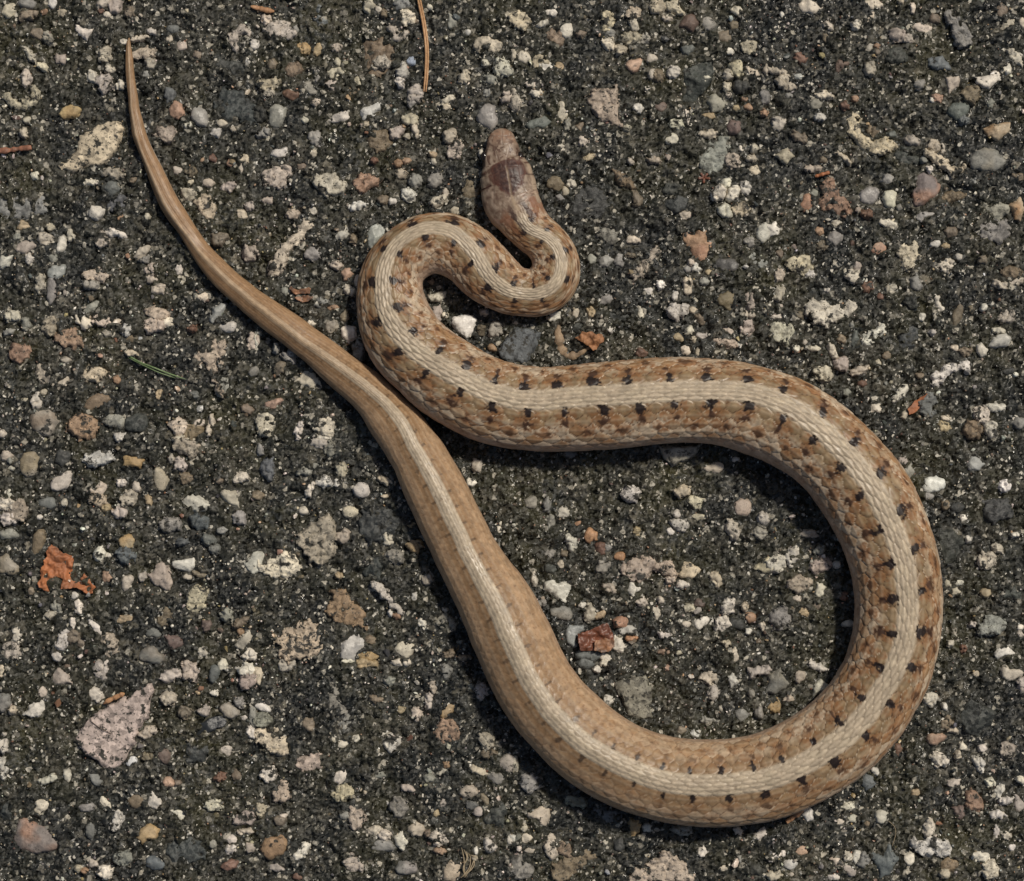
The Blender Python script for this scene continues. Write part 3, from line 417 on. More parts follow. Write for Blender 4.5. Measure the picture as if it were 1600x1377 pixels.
P px 120,0 250,0 230,60 160,75;575 8 80 30 0 w;690 20 130 60 0 yx;910 15 110 50 0 wx;465 55 50 40 0 w;15 90 60 120 0 c;40 290 100 40 20 Wo;P cx -30,440 60,430 140,400 180,490 205,570 150,600 100,570 20,530;40 370 110 80 0 gx;540 250 220 220 0 gl;560 400 100 140 0 gl;330 400 80 70 0 t;750 240 80 50 0 t;830 130 60 50 0 g;1110 160 60 90 0 px;1085 260 45 110 0 px;905 310 60 50 25 ya;1000 340 60 80 0 px;1190 70 60 100 0 gx;1410 195 80 110 0 px;1335 160 60 50 0 b;1190 320 110 70 -40 ya;1190 440 170 130 0 nx;540 520 80 55 0 w;485 490 40 40 0 c;620 490 60 40 0 w;850 515 100 100 0 wx;P pl 255,640 320,600 400,590 425,640 390,680 280,680;525 730 70 110 35 wa;540 830 130 90 -20 cx;80 710 90 90 0 wx;160 830 90 130 10 px;20 940 50 80 0 c;670 820 40 30 0 c;770 715 70 50 0 g;1080 740 70 50 0 g;950 800 80 35 15 p;1190 650 45 45 0 o;1170 890 50 50 0 p;1125 955 40 45 0 y;1390 690 110 50 15 ca;1500 735 100 60 15 g;P po 1500,650 1540,600 1600,580 1640,640 1600,710 1550,690;1330 820 100 90 0 po;1430 870 40 100 -30 ta;1350 905 80 50 0 b;1390 945 60 60 0 p;1500 960 170 110 -35 dl;1440 500 80 120 -20 px;1445 580 100 50 0 tx;890 920 90 130 0 gx;555 970 60 50 0 g;630 980 90 140 0 px;745 1065 100 50 -10 ca;805 1095 80 60 0 c;790 1160 130 70 0 go;905 1130 80 90 0 w;1000 1060 100 70 0 pa;1150 1110 120 80 0 wx;1070 1085 30 40 0 t;P wo 1420,1130 1450,1110 1505,1160 1480,1200 1435,1195;1145 1190 70 30 0 O;1375 1190 25 40 0 w;1365 1240 30 30 0 c;P no 30,1160 80,1100 190,1100 200,1160 150,1220 90,1250 40,1210;135 1300 90 45 15 pa;290 1190 120 60 -45 wx;P px 540,1280 560,1220 600,1210 640,1250 695,1260 690,1300 620,1320;940 1300 130 70 -5 Go;1230 1320 120 130 0 po;260 1350 60 40 0 r;150 1000 70 60 0 t;170 970 40 30 0 c;1590 1120 40 60 0 w
@800 1032
465 15 100 70 0 bo;580 10 60 40 0 w;530 55 40 40 0 w;P ge 640,150 700,110 840,100 870,160 875,350 800,370 720,340 680,240;600 250 60 60 0 w;950 45 60 50 0 O;1225 110 90 70 0 px;1260 200 60 90 -20 px;1310 300 40 40 0 w;P wa 1350,100 1385,85 1420,130 1370,175;K px 40 1490,90 1540,60 1600,60;1430 340 90 70 0 g;1545 310 50 100 0 gx;1140 460 50 45 0 W;1060 440 60 50 0 t;1240 380 100 40 0 g;1500 210 40 60 0 g;10 650 70 110 0 c;P gx 40,740 110,700 180,720 185,780 100,835 70,800;400 880 150 60 20 gx;600 970 160 90 20 bl;P pa 95,960 170,915 235,930 230,1040 180,1030 140,1000;770 1040 80 90 0 y;845 1045 65 50 0 Qo;90 1110 90 60 0 w;10 1110 50 50 0 w;75 1050 30 60 0 c;110 1190 60 30 0 c;245 1170 80 140 0 cx;340 1180 100 100 0 tx;P tx 240,1290 330,1230 540,1180 480,1260 360,1376 270,1376;60 1300 120 130 0 gl;670 1150 90 90 0 d;P px 740,1330 790,1280 880,1290 930,1210 1010,1220 1080,1280 1110,1340 1150,1400 750,1400;1190 1200 60 60 0 w;1415 1070 60 60 0 c;P wa 1505,1080 1580,1045 1595,1090 1540,1135;1070 1060 130 60 0 gx;1320 1300 60 40 0 c;1420 1240 40 40 0 g;1520 1310 90 80 0 d
@1200 1032
P Ga 10,110 70,50 130,150 40,210 0,190;310 40 120 40 15 wx;195 100 60 70 0 p;P wa 290,160 330,120 380,150 330,200 280,220;130 240 55 45 0 p;40 290 70 80 0 y;P wx 965,230 1010,200 1060,220 1040,270 1000,300;1105 290 35 35 0 w;1115 390 80 70 0 t;1160 435 60 50 0 ca;1045 490 110 70 5 Oo;P da 1200,330 1260,240 1340,270 1440,340 1370,420 1310,490 1230,440;1300 80 35 40 0 c;P po 1450,50 1490,30 1500,60 1590,60 1580,110 1500,130 1455,100;1585 150 50 80 0 p;1075 625 100 80 20 wx;1190 595 40 45 0 c;1340 550 50 35 0 w;1220 540 40 40 0 w;1495 570 110 100 -30 px;1320 650 40 110 -30 wx;670 690 50 60 0 w;625 760 90 100 0 bo;810 560 50 70 0 r;1160 765 80 50 -20 p;890 775 30 40 0 w;920 825 60 40 0 y;P nx 1240,830 1300,800 1330,870 1350,920 1280,950 1230,900;1390 765 50 60 0 w;1440 820 50 90 30 w;1480 880 90 50 -10 w;1440 960 90 60 15 wx;1200 950 80 80 0 ml;1570 900 60 120 -20 p;710 975 80 75 0 wo;500 910 90 50 -15 w;525 990 55 45 0 w;450 1005 50 45 0 c;250 960 70 90 -20 Wa;620 1025 35 30 0 t;1010 1050 60 110 0 wx;P wx 890,1110 930,1140 1070,1110 1130,1150 1130,1220 1000,1220 900,1180;885 1245 60 60 0 w;P ba 650,1220 730,1220 760,1150 810,1240 770,1320 700,1370 680,1300;600 1250 70 90 0 g;555 1230 50 80 0 w;500 1230 45 50 0 w;210 1190 80 55 -10 Oo;55 1220 100 50 -15 w;140 1275 90 65 -10 wo;270 1255 35 50 0 t;440 1265 90 40 30 c;510 1310 100 60 40 p;40 1340 100 60 0 cx;410 1355 90 40 0 w;1330 1230 110 60 0 wx;1390 1310 100 110 0 wx;1130 1280 110 80 0 tl;1110 1330 60 50 0 c;1490 1100 50 40 0 w;1525 1170 40 40 0 w;1430 1070 30 80 0 w;1580 750 50 40 0 w;1050 850 120 120 0 dl;150 1340 30 30 0 p
"""
COLORS = {'W': (.74, .72, .66), 'w': (.66, .615, .52), 'c': (.56, .49, .37), 'p': (.47, .405, .33), 'g': (.285, .28, .245),
          'G': (.25, .235, .20), 'q': (.32, .31, .275), 'Q': (.41, .41, .385), 'd': (.060, .064, .058), 'D': (.13, .12, .11),
          'b': (.15, .162, .158), 'B': (.28, .36, .48), 'o': (.40, .235, .125), 'O': (.46, .29, .19), 'I': (.43, .21, .085),
          'r': (.22, .11, .07), 'm': (.165, .112, .09), 'M': (.20, .17, .15), 'y': (.47, .355, .19), 't': (.23, .18, .12),
          'T': (.29, .24, .17), 'n': (.33, .22, .145), 'k': (.035, .037, .037)}

def parse_stones():
    out = []
    ox = oy = 0
    rnd = random.Random(3)
    for line in STONES.strip().splitlines():
        if line.startswith('@'):
            ox, oy = map(float, line[1:].split())
            continue
        for ent in line.split(';'):
            f = ent.split()
            if not f:
                continue
            if f[0] == 'P':
                code = f[1]
                pts = [tuple(map(float, q.split(','))) for q in f[2:]]
                poly = [(ox + x / 4, oy + y / 4) for x, y in pts]
                # round the traced corners a little
                if len(code) > 1 and code[1] in 'oxl':
                    P = np.array(poly)
                    Q = np.roll(P, -1, 0)
                    poly = np.stack([P * .75 + Q * .25, P * .25 + Q * .75], 1).reshape(-1, 2).tolist()
            elif f[0] == 'K':
                code, w = f[1], float(f[2]) / 8
                pts = np.array([tuple(map(float, q.split(','))) for q in f[3:]]) / 4 + (ox, oy)
                T = np.gradient(pts, axis=0)
                T /= np.hypot(T[:, 0], T[:, 1])[:, None]
                N = np.c_[-T[:, 1], T[:, 0]]
                ww = w * np.array([0.8 + 0.4 * rnd.random() for _ in pts])[:, None]
                poly = np.vstack([pts[0] - T[0] * w * .6, pts + N * ww, pts[-1] + T[-1] * w * .6, (pts - N * ww)[::-1]]).tolist()
            else:
                x, y, w, h, an = map(float, f[:5])
                code = f[5]
                st = code[1] if len(code) > 1 else 'o'
                if len(code) == 1:
                    st = rnd.choice('aaaxxxo')
                code = code[0] + st
                n = {'o': 14, 'a': rnd.choice((5, 6, 6, 7)), 'x': 12, 'l': 12, 'e': 8}[st]
                ph = rnd.random() * 6.28
                k2, k3 = rnd.uniform(-.12, .12), rnd.uniform(-.12, .12)
                ca, sa = math.cos(math.radians(an)), math.sin(math.radians(an))
                poly = []
                for i in range(n):
                    t = 6.2832 * (i + (rnd.uniform(-.3, .3) if st == 'a' else 0)) / n
                    r = 1 + k2 * math.cos(2 * t + ph) + k3 * math.cos(3 * t - ph) + rnd.uniform(-.07, .07) + (.10 if st == 'a' else .02)
                    u, v = r * math.cos(t) * w / 8, r * math.sin(t) * h / 8
                    poly.append((ox + x / 4 + u * ca - v * sa, oy + y / 4 + u * sa + v * ca))
            if len(code) == 1:
                code += 'o'
            P = np.array(poly)
            Q = np.roll(P, -1, 0)
            area = abs((P[:, 0] * Q[:, 1] - P[:, 1] * Q[:, 0]).sum()) / 2
            out.append(dict(code=code, poly=P, area=area, seed=len(out)))
    return out

stones = parse_stones()

def stone_height(px, py, st):
    """height in px of a stone's top over the slow road surface, and its warped signed distance"""
    style, seed = st['code'][1], st['seed']
    rn = random.Random(seed)
    P = st['poly']
    R0 = max(1.5, 0.5 * math.sqrt(st['area'] / 3.14))
    g = min(8.0, max(3.6, R0 * 1.0)) if style in 'xl' else min(9.5, max(4.5, R0 * 1.25))
    h0, h1, h2, ox_, oy_ = cells(px / g + .1 * vnoise(px / 3, py / 3, seed), py / g, seed * 11 + 5)
    wa = min(7.5, 0.42 * R0 + 1.0) if style in 'xl' else min(3.4, 0.30 * R0 + 0.5)
    wx = px + wa * (1.3 * fbm(px / 10, py / 10, seed * 7 + 1, 2) + (1.2 if style != 'o' else .45) * h1)
    wy = py + wa * (1.3 * fbm(px / 10 + 31, py / 10, seed * 7 + 2, 2) + (1.2 if style != 'o' else .45) * h2)
    sd = poly_sd(wx, wy, P) + (0.14 * R0 + .6 if style in 'xl' else 0.5)
    face = h0 + 1.1 * (h1 * ox_ + h2 * oy_)
    Rm = max(sd.max(), 1.0)
    cx, cy = P.mean(0)
    tx, ty = rn.uniform(-.16, .16), rn.uniform(-.16, .16)
    tilt = tx * (px - cx) + ty * (py - cy)
    t = np.clip(sd / Rm, 0, 1)
    if style == 'o':
        H = min(Rm * 0.50, 8) * rn.uniform(.75, 1.1)
        z = 1.2 + H * (1 - (1 - t) ** 2.4) ** .6 + 0.7 * tilt + 1.8 * fbm(px / 13, py / 13, seed, 2) + 0.7 * face
    elif style == 'a':
        H = min(Rm * 0.65, 8) * rn.uniform(.7, 1.1)
        an = rn.random() * 6.28
        rdg = H + 0.45 * (np.cos(an) * (px - cx) + np.sin(an) * (py - cy))
        rdg2 = H + 0.35 * (np.cos(an + 2.2) * (px - cx) + np.sin(an + 2.2) * (py - cy))
        z = 1.0 + np.minimum(np.minimum(sd * 1.3, H), np.minimum(rdg, rdg2)) + 1.0 * fbm(px / 9, py / 9, seed, 2) + 1.5 * face
    elif style == 'x':
        H = min(Rm * 0.6, 4.2)
        z = 3.0 + np.minimum(sd * 1.1, H) + 4.6 * fbm(px / 18, py / 18, seed, 2) + 2.3 * face - 4.0 * np.exp(-(vnoise(px / 12, py / 12, seed + 4) / .06) ** 2) + 0.5 * tilt
    elif style == 'e':
        z = 3.0 + np.minimum(sd * 1.2, 4.5) + tilt * 0.35 + 2.6 * fbm(px / 18, py / 18, seed, 4) + 0.35 * face
    else:
        H = min(Rm * 0.5, 4)
        z = -0.5 + H * (1 - (1 - t) ** 2) + 3.5 * fbm(px / 13, py / 13, seed, 3) + 2.6 * face
    z = np.where(sd < 0, np.minimum(z, 1.0) + sd * 3.0, z)
    return z, sd

MATS = {'o': M_PEBBLE, 'a': M_PEBBLE, 'x': M_GRANITE, 'e': M_PLATE, 'l': M_ROUGH}

def stone_mesh(st, coarse=1.0):
    P = st['poly']
    R = 0.5 * math.sqrt(st['area'])
    step = min(1.9, max(1.15, R / 6.0)) * coarse
    x0, y0 = P.min(0) - 3.5 - step
    x1, y1 = P.max(0) + 3.5 + step
    nx, ny = int((x1 - x0) / step) + 2, int((y1 - y0) / step) + 2
    gx, gy = np.meshgrid(x0 + np.arange(nx) * step, y0 + np.arange(ny) * step)
    gx = gx + (RNG.random(gx.shape) - .5) * step * .5
    gy = gy + (RNG.random(gy.shape) - .5) * step * .5
    z, sd = stone_height(gx, gy, st)
    z = z + broad(gx, gy)
    keep = sd > -3.0
    F = grid_faces(nx, ny)[:, ::-1]
    kf = keep.ravel()[F].all(1)
    F = F[kf]
    used = np.unique(F)
    remap = np.full(nx * ny, -1)
    remap[used] = np.arange(len(used))
    V = px2w(gx, gy, 0.0).reshape(-1, 3)
    V[:, 2] = z.ravel() * S
    rn = random.Random(st['seed'] + 99)
    c = np.array(COLORS[st['code'][0]])
    c = c * rn.uniform(.78, 1.12) * np.array([rn.uniform(.95, 1.06), 1, rn.uniform(.9, 1.08)])
    if st['area'] < 420:
        c = c * .72 + c.mean() * .28 * np.array([1.06, 1.0, .88])
    cc = np.tile(c, (len(used), 1))
    if st['code'][0] in 'oOMTGyB' and st['area'] > 250:     # two-tone pebbles
        gxx, gyy = gx.ravel()[used], gy.ravel()[used]
        f = np.clip(0.5 + 2.2 * fbm(gxx / 22, gyy / 22, st['seed'] + 5, 2), 0, 1)[:, None]
        other = np.array({'o': (.5, .42, .3), 'O': (.36, .2, .13), 'M': (.3, .17, .11), 'T': (.33, .30, .25), 'G': (.2, .2, .18),
                          'y': (.36, .24, .11), 'B': (.5, .52, .52)}[st['code'][0]])
        cc = cc * (1 - f * .8) + other * f * .8
    return V[used], remap[F], cc

# ------------------------------------------------------------------ the road surface
def axis(core, fine, step_mid=1.25e-3, far=120.0):
    half = np.arange(0, core / 2 + fine, fine).tolist()
    st = fine
    while st < step_mid:
        st *= 1.035
        half.append(half[-1] + st)
    while half[-1] < far:
        st *= 1.28
        half.append(half[-1] + st)
    half = np.array(half)
    return np.r_[-half[:0:-1], half]

GX = axis(0.168, 2.5e-4)
GY = axis(0.146, 2.5e-4)
gx, gy = np.meshgrid(GX, GY)
gpx, gpy = gx / S + 800, 688.5 - gy / S
near = (np.abs(gx) < 0.6) & (np.abs(gy) < 0.6)
gz = np.zeros_like(gx)
gz[near] = broad(gpx[near], gpy[near]) + crumbs(gpx[near], gpy[near])
fade = np.clip((0.6 - np.maximum(np.abs(gx), np.abs(gy))) / 0.2, 0, 1)
gz *= fade
X0, Y0 = gpx[0, :], gpy[:, 0]           # X0 rises, Y0 falls
stone_mask = np.zeros_like(gz, bool)
for st in stones:
    P = st['poly']
    (xa, ya), (xb, yb) = P.min(0) - 3, P.max(0) + 3
    i0, i1 = np.searchsorted(X0, xa), np.searchsorted(X0, xb)
    j0, j1 = np.searchsorted(-Y0, -yb), np.searchsorted(-Y0, -ya)
    if i1 <= i0 or j1 <= j0:
        continue
    sx, sy = gpx[j0:j1, i0:i1], gpy[j0:j1, i0:i1]
    z, sd = stone_height(sx, sy, st)
    sub = gz[j0:j1, i0:i1]
    if st['code'][1] in 'oae':
        Rm = max(sd.max(), 1.0)
        lap = min(3.2, .30 * Rm) * (1 + 2.4 * fbm(sx / 11, sy / 11, st['seed'] + 700, 2))
        inn = sd > lap
        sub[inn] = np.minimum(sub, z + broad(sx, sy) - 4)[inn]
        rim = (sd <= lap) & (sd > lap - 6)
        sub[rim] = np.maximum(sub[rim], (broad(sx, sy) + .5 + 2.2 * crumbs(sx, sy) * .3)[rim])
    stone_mask[j0:j1, i0:i1] |= sd > 1.0

V = np.stack([gx, gy, gz * S], -1).reshape(-1, 3)
road = mesh_obj('road', V, grid_faces(len(GX), len(GY)), M_ASPHALT)
tag(road, 'worn dark asphalt with pale stones showing through', kind='structure')

def ground_at(x, y):
    """height of the road mesh in px at photo px positions (nearest grid node)"""
    i = np.clip(np.searchsorted(X0, x), 0, len(X0) - 1)
    j = np.clip(np.searchsorted(-Y0, -np.asarray(y)), 0, len(Y0) - 1)
    return gz[j, i], stone_mask[j, i]

stones.sort(key=lambda s_: -s_['area'])
def in_view(s_):
    c_ = s_['poly'].mean(0)
    return -5 < c_[0] < 1605 and -5 < c_[1] < 1382
big = stones[:300]
for st in big:
    V, F, C = stone_mesh(st)
    mt = MATS[st['code'][1]]
    if st['code'][0] in 'qQDk' or (st['code'][0] == 'W'):
        mt = M_QUARTZ
    elif st['code'][0] in 'd' and st['code'][1] in 'ao':
        mt = M_ROUGH
    mesh_obj('stone', V, F, mt, road, C)

vv, ff, cc, nb = [], [], [], 0
for st in stones[300:]:
    V, F, C = stone_mesh(st, 1.1)
    vv.append(V); ff.append(F + nb); cc.append(C); nb += len(V)
tag(mesh_obj('small_stones', np.vstack(vv), np.vstack(ff), M_PEBBLE, road, np.vstack(cc)), kind='stuff')

# ------------------------------------------------------------------ sand and grit bound into the surface
def ico():
    t = (1 + 5 ** .5) / 2
    v = np.array([(-1, t, 0), (1, t, 0), (-1, -t, 0), (1, -t, 0), (0, -1, t), (0, 1, t), (0, -1, -t), (0, 1, -t), (t, 0, -1), (t, 0, 1), (-t, 0, -1), (-t, 0, 1)], float)
    f = np.array([(0, 11, 5), (0, 5, 1), (0, 1, 7), (0, 7, 10), (0, 10, 11), (1, 5, 9), (5, 11, 4), (11, 10, 2), (10, 7, 6), (7, 1, 8),
                  (3, 9, 4), (3, 4, 2), (3, 2, 6), (3, 6, 8), (3, 8, 9), (4, 9, 5), (2, 4, 11), (6, 2, 10), (8, 6, 7), (9, 8, 1)])
    return v / np.linalg.norm(v[0]), f
ICO_V, ICO_F = ico()

GRIT_COL = np.array([COLORS[k] for k in 'wwwccppggqtybrOdWddttdm'])
def grit_mesh(x, y, r, sink):
    n = len(x)
    z, _ = ground_at(x, y)
    v = np.repeat(ICO_V[None], n, 0) * (1 + (RNG.random((n, 12, 1)) - .5) * .6)
    sc = np.stack([r * RNG.uniform(.7, 1.35, n), r * RNG.uniform(.6, 1.0, n), r * RNG.uniform(.5, .9, n)], -1)
    v = v * sc[:, None, :]
    an = RNG.random(n) * 6.283
    ca, sa = np.cos(an)[:, None], np.sin(an)[:, None]
    tl = RNG.uniform(-.5, .5, n)[:, None]
    vx = v[..., 0] * ca - v[..., 1] * sa
    vy = v[..., 0] * sa + v[..., 1] * ca
    vz = v[..., 2] + tl * v[..., 0]
    V_ = px2w(vx + x[:, None], vy + y[:, None], 0.0)
    V_[..., 2] = (vz + (z + sink * r)[:, None]) * S
    F_ = ICO_F[None] + (np.arange(n) * 12)[:, None, None]
    c_ = GRIT_COL[RNG.integers(0, len(GRIT_COL), n)] * RNG.uniform(.55, 1.1, (n, 1)) * RNG.uniform(.92, 1.08, (n, 3))
    return V_.reshape(-1, 3), F_.reshape(-1, 3), np.repeat(c_, 12, 0)

n = 15000
x, y = RNG.uniform(-EDGE, 1600 + EDGE, n), RNG.uniform(-EDGE, 1377 + EDGE, n)
dens = 0.55 + 1.2 * fbm(x / 90, y / 90, 21, 2)
r = 1.1 + 1.0 * RNG.pareto(2.6, n)
r = np.minimum(r, 6.0)
_, onst = ground_at(x, y)
ok = (RNG.random(n) < dens) & ~(onst & (RNG.random(n) < .93))
V, F, C = grit_mesh(x[ok], y[ok], r[ok], 0.15)
grit_obj = tag(mesh_obj('grit', V, F, M_GRIT, road, C, smooth=False), kind='stuff')
# the same mix of stone and grit goes on outside the picture
vv, ff, cc, nb = [], [], [], 0
for st in stones:
    if st['code'][1] == 'e' or st['area'] > 1500 or st['code'][0] == 'B':
        continue                # no look-alikes of the most striking stones
    V, F, C = stone_mesh(st, 1.75)
    if len(F) == 0:
        continue
    vv.append(V); ff.append(F + nb); cc.append(C); nb += len(V)
patch_mesh = None
for ti in (-2, -1, 0, 1, 2):
    for tj in (-2, -1, 0, 1, 2):
        if ti == 0 and tj == 0:
            continue
        if patch_mesh is None:
            o1 = mesh_obj('outlying_stones', np.vstack(vv), np.vstack(ff), M_PEBBLE, road, np.vstack(cc))
            patch_mesh = o1.data
            o2 = bpy.data.objects.new('outlying_grit', grit_obj.data)
        else:
            o1 = bpy.data.objects.new('outlying_stones', patch_mesh)
            o2 = bpy.data.objects.new('outlying_grit', grit_obj.data)
            col.objects.link(o1)
            o1.parent = road
        col.objects.link(o2)
        o2.parent = road
        for o in (o1, o2):
            o.location = (ti * PATCH_W * S, tj * PATCH_H * S, 0)
            o.scale = (-1 if ti % 2 else 1, -1 if tj % 2 else 1, 1)
            o['kind'] = 'stuff'

# ------------------------------------------------------------------ the snake
# stations along the body from snout to tail tip: x, y, half width, sideways offset of the back stripe (photo px)
STATIONS = """784,201,13.8,0 784,209,17.5,1 784,217,21.4,1 784,225,24.2,2 785,233,26.3,3 785,241,28.5,3 785,249,31.5,3 787,257,34.6,3 789,265,37.5,3 791,272,39.8,2 792,280,41.5,1 794,288,42.4,1 795,296,42.8,0 796,304,43.2,-0 798,312,43.7,-1 801,319,43.8,-3 805,326,42.3,-5 810,333,40.1,-7 814,339,38.6,-8 819,346,37.2,-7 824,352,35.8,-6 829,358,34.9,-3 835,364,34.1,0 850,377,33.4,6 862,393,34.8,9 868,412,36.9,9 866,432,38.8,8 855,448,39.2,6 837,457,38.0,4 817,457,36.8,4 798,452,39.6,5 781,442,43.0,5 765,430,46.2,2 750,416,47.1,-3 736,402,47.0,-8 719,391,47.0,-14 701,383,47.7,-20 681,381,46.8,-23 662,384,46.7,-23 644,393,46.0,-22 628,406,46.3,-19 617,422,47.6,-15 611,441,49.9,-12 610,461,52.0,-10 613,481,54.6,-10 618,500,57.5,-7 626,519,59.5,-3 636,536,60.6,1 649,551,61.1,3 664,564,61.3,5 679,577,63.4,8 695,589,64.7,10 712,600,64.8,12 729,610,64.7,13 747,619,65.1,13 766,627,65.3,13 785,632,65.3,13 804,636,65.1,12 824,638,64.9,13 844,640,65.0,14 864,640,65.3,16 884,639,65.9,17 904,638,66.6,17 924,636,67.1,17 944,635,67.5,16 964,633,67.6,16 984,631,67.4,15 1004,629,66.9,14 1024,627,66.5,14 1044,626,66.3,13 1064,625,66.0,14 1084,626,65.5,15 1104,627,65.4,16 1124,629,65.8,18 1143,632,66.5,20 1163,637,67.2,23 1182,643,68.0,24 1201,649,68.6,23 1220,656,69.0,22 1238,665,69.1,20 1255,675,68.6,17 1272,686,68.0,15 1287,698,67.6,13 1302,712,67.5,12 1316,726,67.9,12 1329,742,69.1,11 1341,757,70.3,11 1353,774,70.8,10 1363,791,70.9,9 1372,809,70.2,8 1380,827,69.4,8 1387,846,69.1,8 1393,865,68.9,8 1398,884,68.6,8 1401,904,68.3,7 1403,924,67.9,7 1404,944,67.6,7 1403,964,67.5,7 1401,984,67.3,7 1398,1004,67.2,6 1393,1023,67.3,4 1388,1042,67.6,1 1380,1061,67.0,-1 1370,1078,66.7,-2 1360,1096,67.3,-3 1349,1112,67.6,-3 1336,1127,68.0,-4 1322,1142,68.5,-4 1307,1155,68.5,-4 1291,1167,68.4,-5 1274,1178,68.3,-4 1257,1188,68.3,-4 1239,1197,68.2,-4 1221,1205,68.3,-4 1202,1212,68.3,-4 1183,1217,68.0,-4 1163,1220,67.7,-5 1143,1223,67.7,-5 1123,1224,67.9,-5 1103,1224,67.7,-4 1083,1223,67.1,-3 1063,1221,66.5,-3 1043,1218,66.0,-2 1024,1213,65.6,-2 1005,1208,65.6,-3 986,1201,65.6,-4 968,1193,65.5,-4 950,1183,65.5,-3 933,1172,65.6,-2 917,1160,65.5,-0 902,1147,65.2,1 888,1133,64.5,2 874,1119,63.6,2 860,1104,63.4,2 848,1088,63.3,1 837,1072,62.8,1 827,1054,62.6,2 818,1036,62.2,2 810,1018,62.1,2 802,1000,61.9,2 793,982,61.1,2 785,963,60.1,1 776,946,58.8,0 766,928,56.6,-1 755,911,53.9,-2 745,894,51.9,-3 735,877,50.3,-4 725,859,49.3,-4 717,841,48.9,-5 708,823,48.7,-5 699,805,48.5,-5 691,787,48.2,-5 682,769,47.8,-5 673,751,46.8,-5 664,733,45.1,-4 655,715,43.3,-3 644,699,41.6,-4 633,682,40.7,-7 621,666,40.0,-10 608,651,37.8,-11 596,635,34.7,-9 583,620,33.0,-6 568,606,31.8,-5 552,594,30.3,-5 536,582,29.1,-5 521,569,28.2,-3 506,556,26.9,-1 490,543,25.6,1 474,531,25.2,2 459,519,24.9,2 442,507,24.4,1 426,496,23.6,-0 410,484,22.4,-1 394,472,21.1,-1 379,459,20.2,-1 363,446,19.6,-1 349,433,19.2,-1 335,418,18.5,-0 322,403,16.8,1 310,387,15.2,3 299,370,14.3,4 288,353,14.2,6 277,337,15.5,7 266,320,15.4,7 257,302,14.8,7 249,284,13.9,7 241,265,12.9,7 233,247,11.5,7 225,229,10.8,6 218,210,10.8,5 214,190,9.5,5 210,171,8.3,4 208,151,7.5,3 205,131,7.0,1 203,111,6.6,0 202,91,5.8,-0 201,71,3.6,-0 202,59,1.6,0"""
stn = np.array([tuple(map(float, q.split(','))) for q in STATIONS.split()])

def catmull(P, t):
    """values of the spline through P (one row per station) at fractional index t"""
    Q = np.vstack([2 * P[0] - P[1], P, 2 * P[-1] - P[-2]])
    i = np.clip(np.floor(t).astype(int), 0, len(P) - 2)
    u = (t - i)[:, None]
    p0, p1, p2, p3 = Q[i], Q[i + 1], Q[i + 2], Q[i + 3]
    return .5 * (2 * p1 + (p2 - p0) * u + (2 * p0 - 5 * p1 + 4 * p2 - p3) * u ** 2 + (3 * p1 - p0 - 3 * p2 + p3) * u ** 3)

tt = np.linspace(0, len(stn) - 1, 12000)
fine = catmull(stn, tt)
sl = np.r_[0, np.cumsum(np.hypot(np.diff(fine[:, 0]), np.diff(fine[:, 1])))]
LEN = sl[-1]
s_r = np.r_[np.array([0.0, .25, .7, 1.3, 2.2, 3.2, 4.4]), np.arange(5.6, 170, 1.15), np.arange(170, LEN - 6, 2.0), LEN - np.array([4.5, 3, 1.8, .8, 0.2])]
cl = np.stack([np.interp(s_r, sl, fine[:, k]) for k in range(4)], -1)
for k in (2, 3):
    ker = np.hanning(15); ker /= ker.sum()
    q = np.interp(np.linspace(0, LEN, 3000), sl, fine[:, k])
    cl[:, k] = np.interp(s_r, np.linspace(0, LEN, 3000), np.convolve(np.pad(q, 7, mode='edge'), ker, 'valid'))
fx_, fy_ = np.interp(s_r + 3, sl, fine[:, 0]) - np.interp(s_r - 3, sl, fine[:, 0]), np.interp(s_r + 3, sl, fine[:, 1]) - np.interp(s_r - 3, sl, fine[:, 1])
ln = np.hypot(fx_, fy_)
Tx, Ty = fx_ / ln, fy_ / ln
Nx, Ny = Ty, -Tx                              # towards the picture-right side of the head
hw = cl[:, 2].copy()
nose = np.clip(s_r / 17, 0, 1)
hw = np.where(s_r < 40, np.maximum(hw, 0), hw)
hw0 = np.interp(s_r, [0, 13, 24, 32, 39, 49, 56, 64, 72, 80, 96, 112, 128, 145, 160], [19.5, 20.3, 24, 26.4, 28.2, 31.6, 34.8, 38.2, 40.6, 42, 43.6, 44.4, 43.6, 40, 38])
mixh = np.clip((s_r - 118) / 36, 0, 1)
hw = hw * mixh + hw0 * (np.clip(1 - (1 - nose) ** 2.2, 0, 1)) ** .55 * (1 - mixh)
tipf = np.clip((LEN - s_r) / 10, 0, 1)
hw = np.maximum(hw * (1 - (1 - tipf) ** 2) ** .5, 0.4)

def sstep(x_, a_, b_):
    t_ = np.clip((x_ - a_) / (b_ - a_), 0, 1)
    return t_ * t_ * (3 - 2 * t_)

hb = sstep(s_r, 100, 185)                     # 0 on the head, 1 on the body
post = sstep(s_r, 1750, 2500)                 # 1 on the plain hind part
tail = sstep(s_r, 2850, 3200)
b_up = hw * (0.60 + 0.24 * hb)
b_dn = hw * (0.42 + 0.16 * hb)
zc = b_dn - 1.5
zc[s_r < 100] += 3.0 * (1 - s_r[s_r < 100] / 100)
zc += 5.5 * sstep(s_r, 3250, 3600)

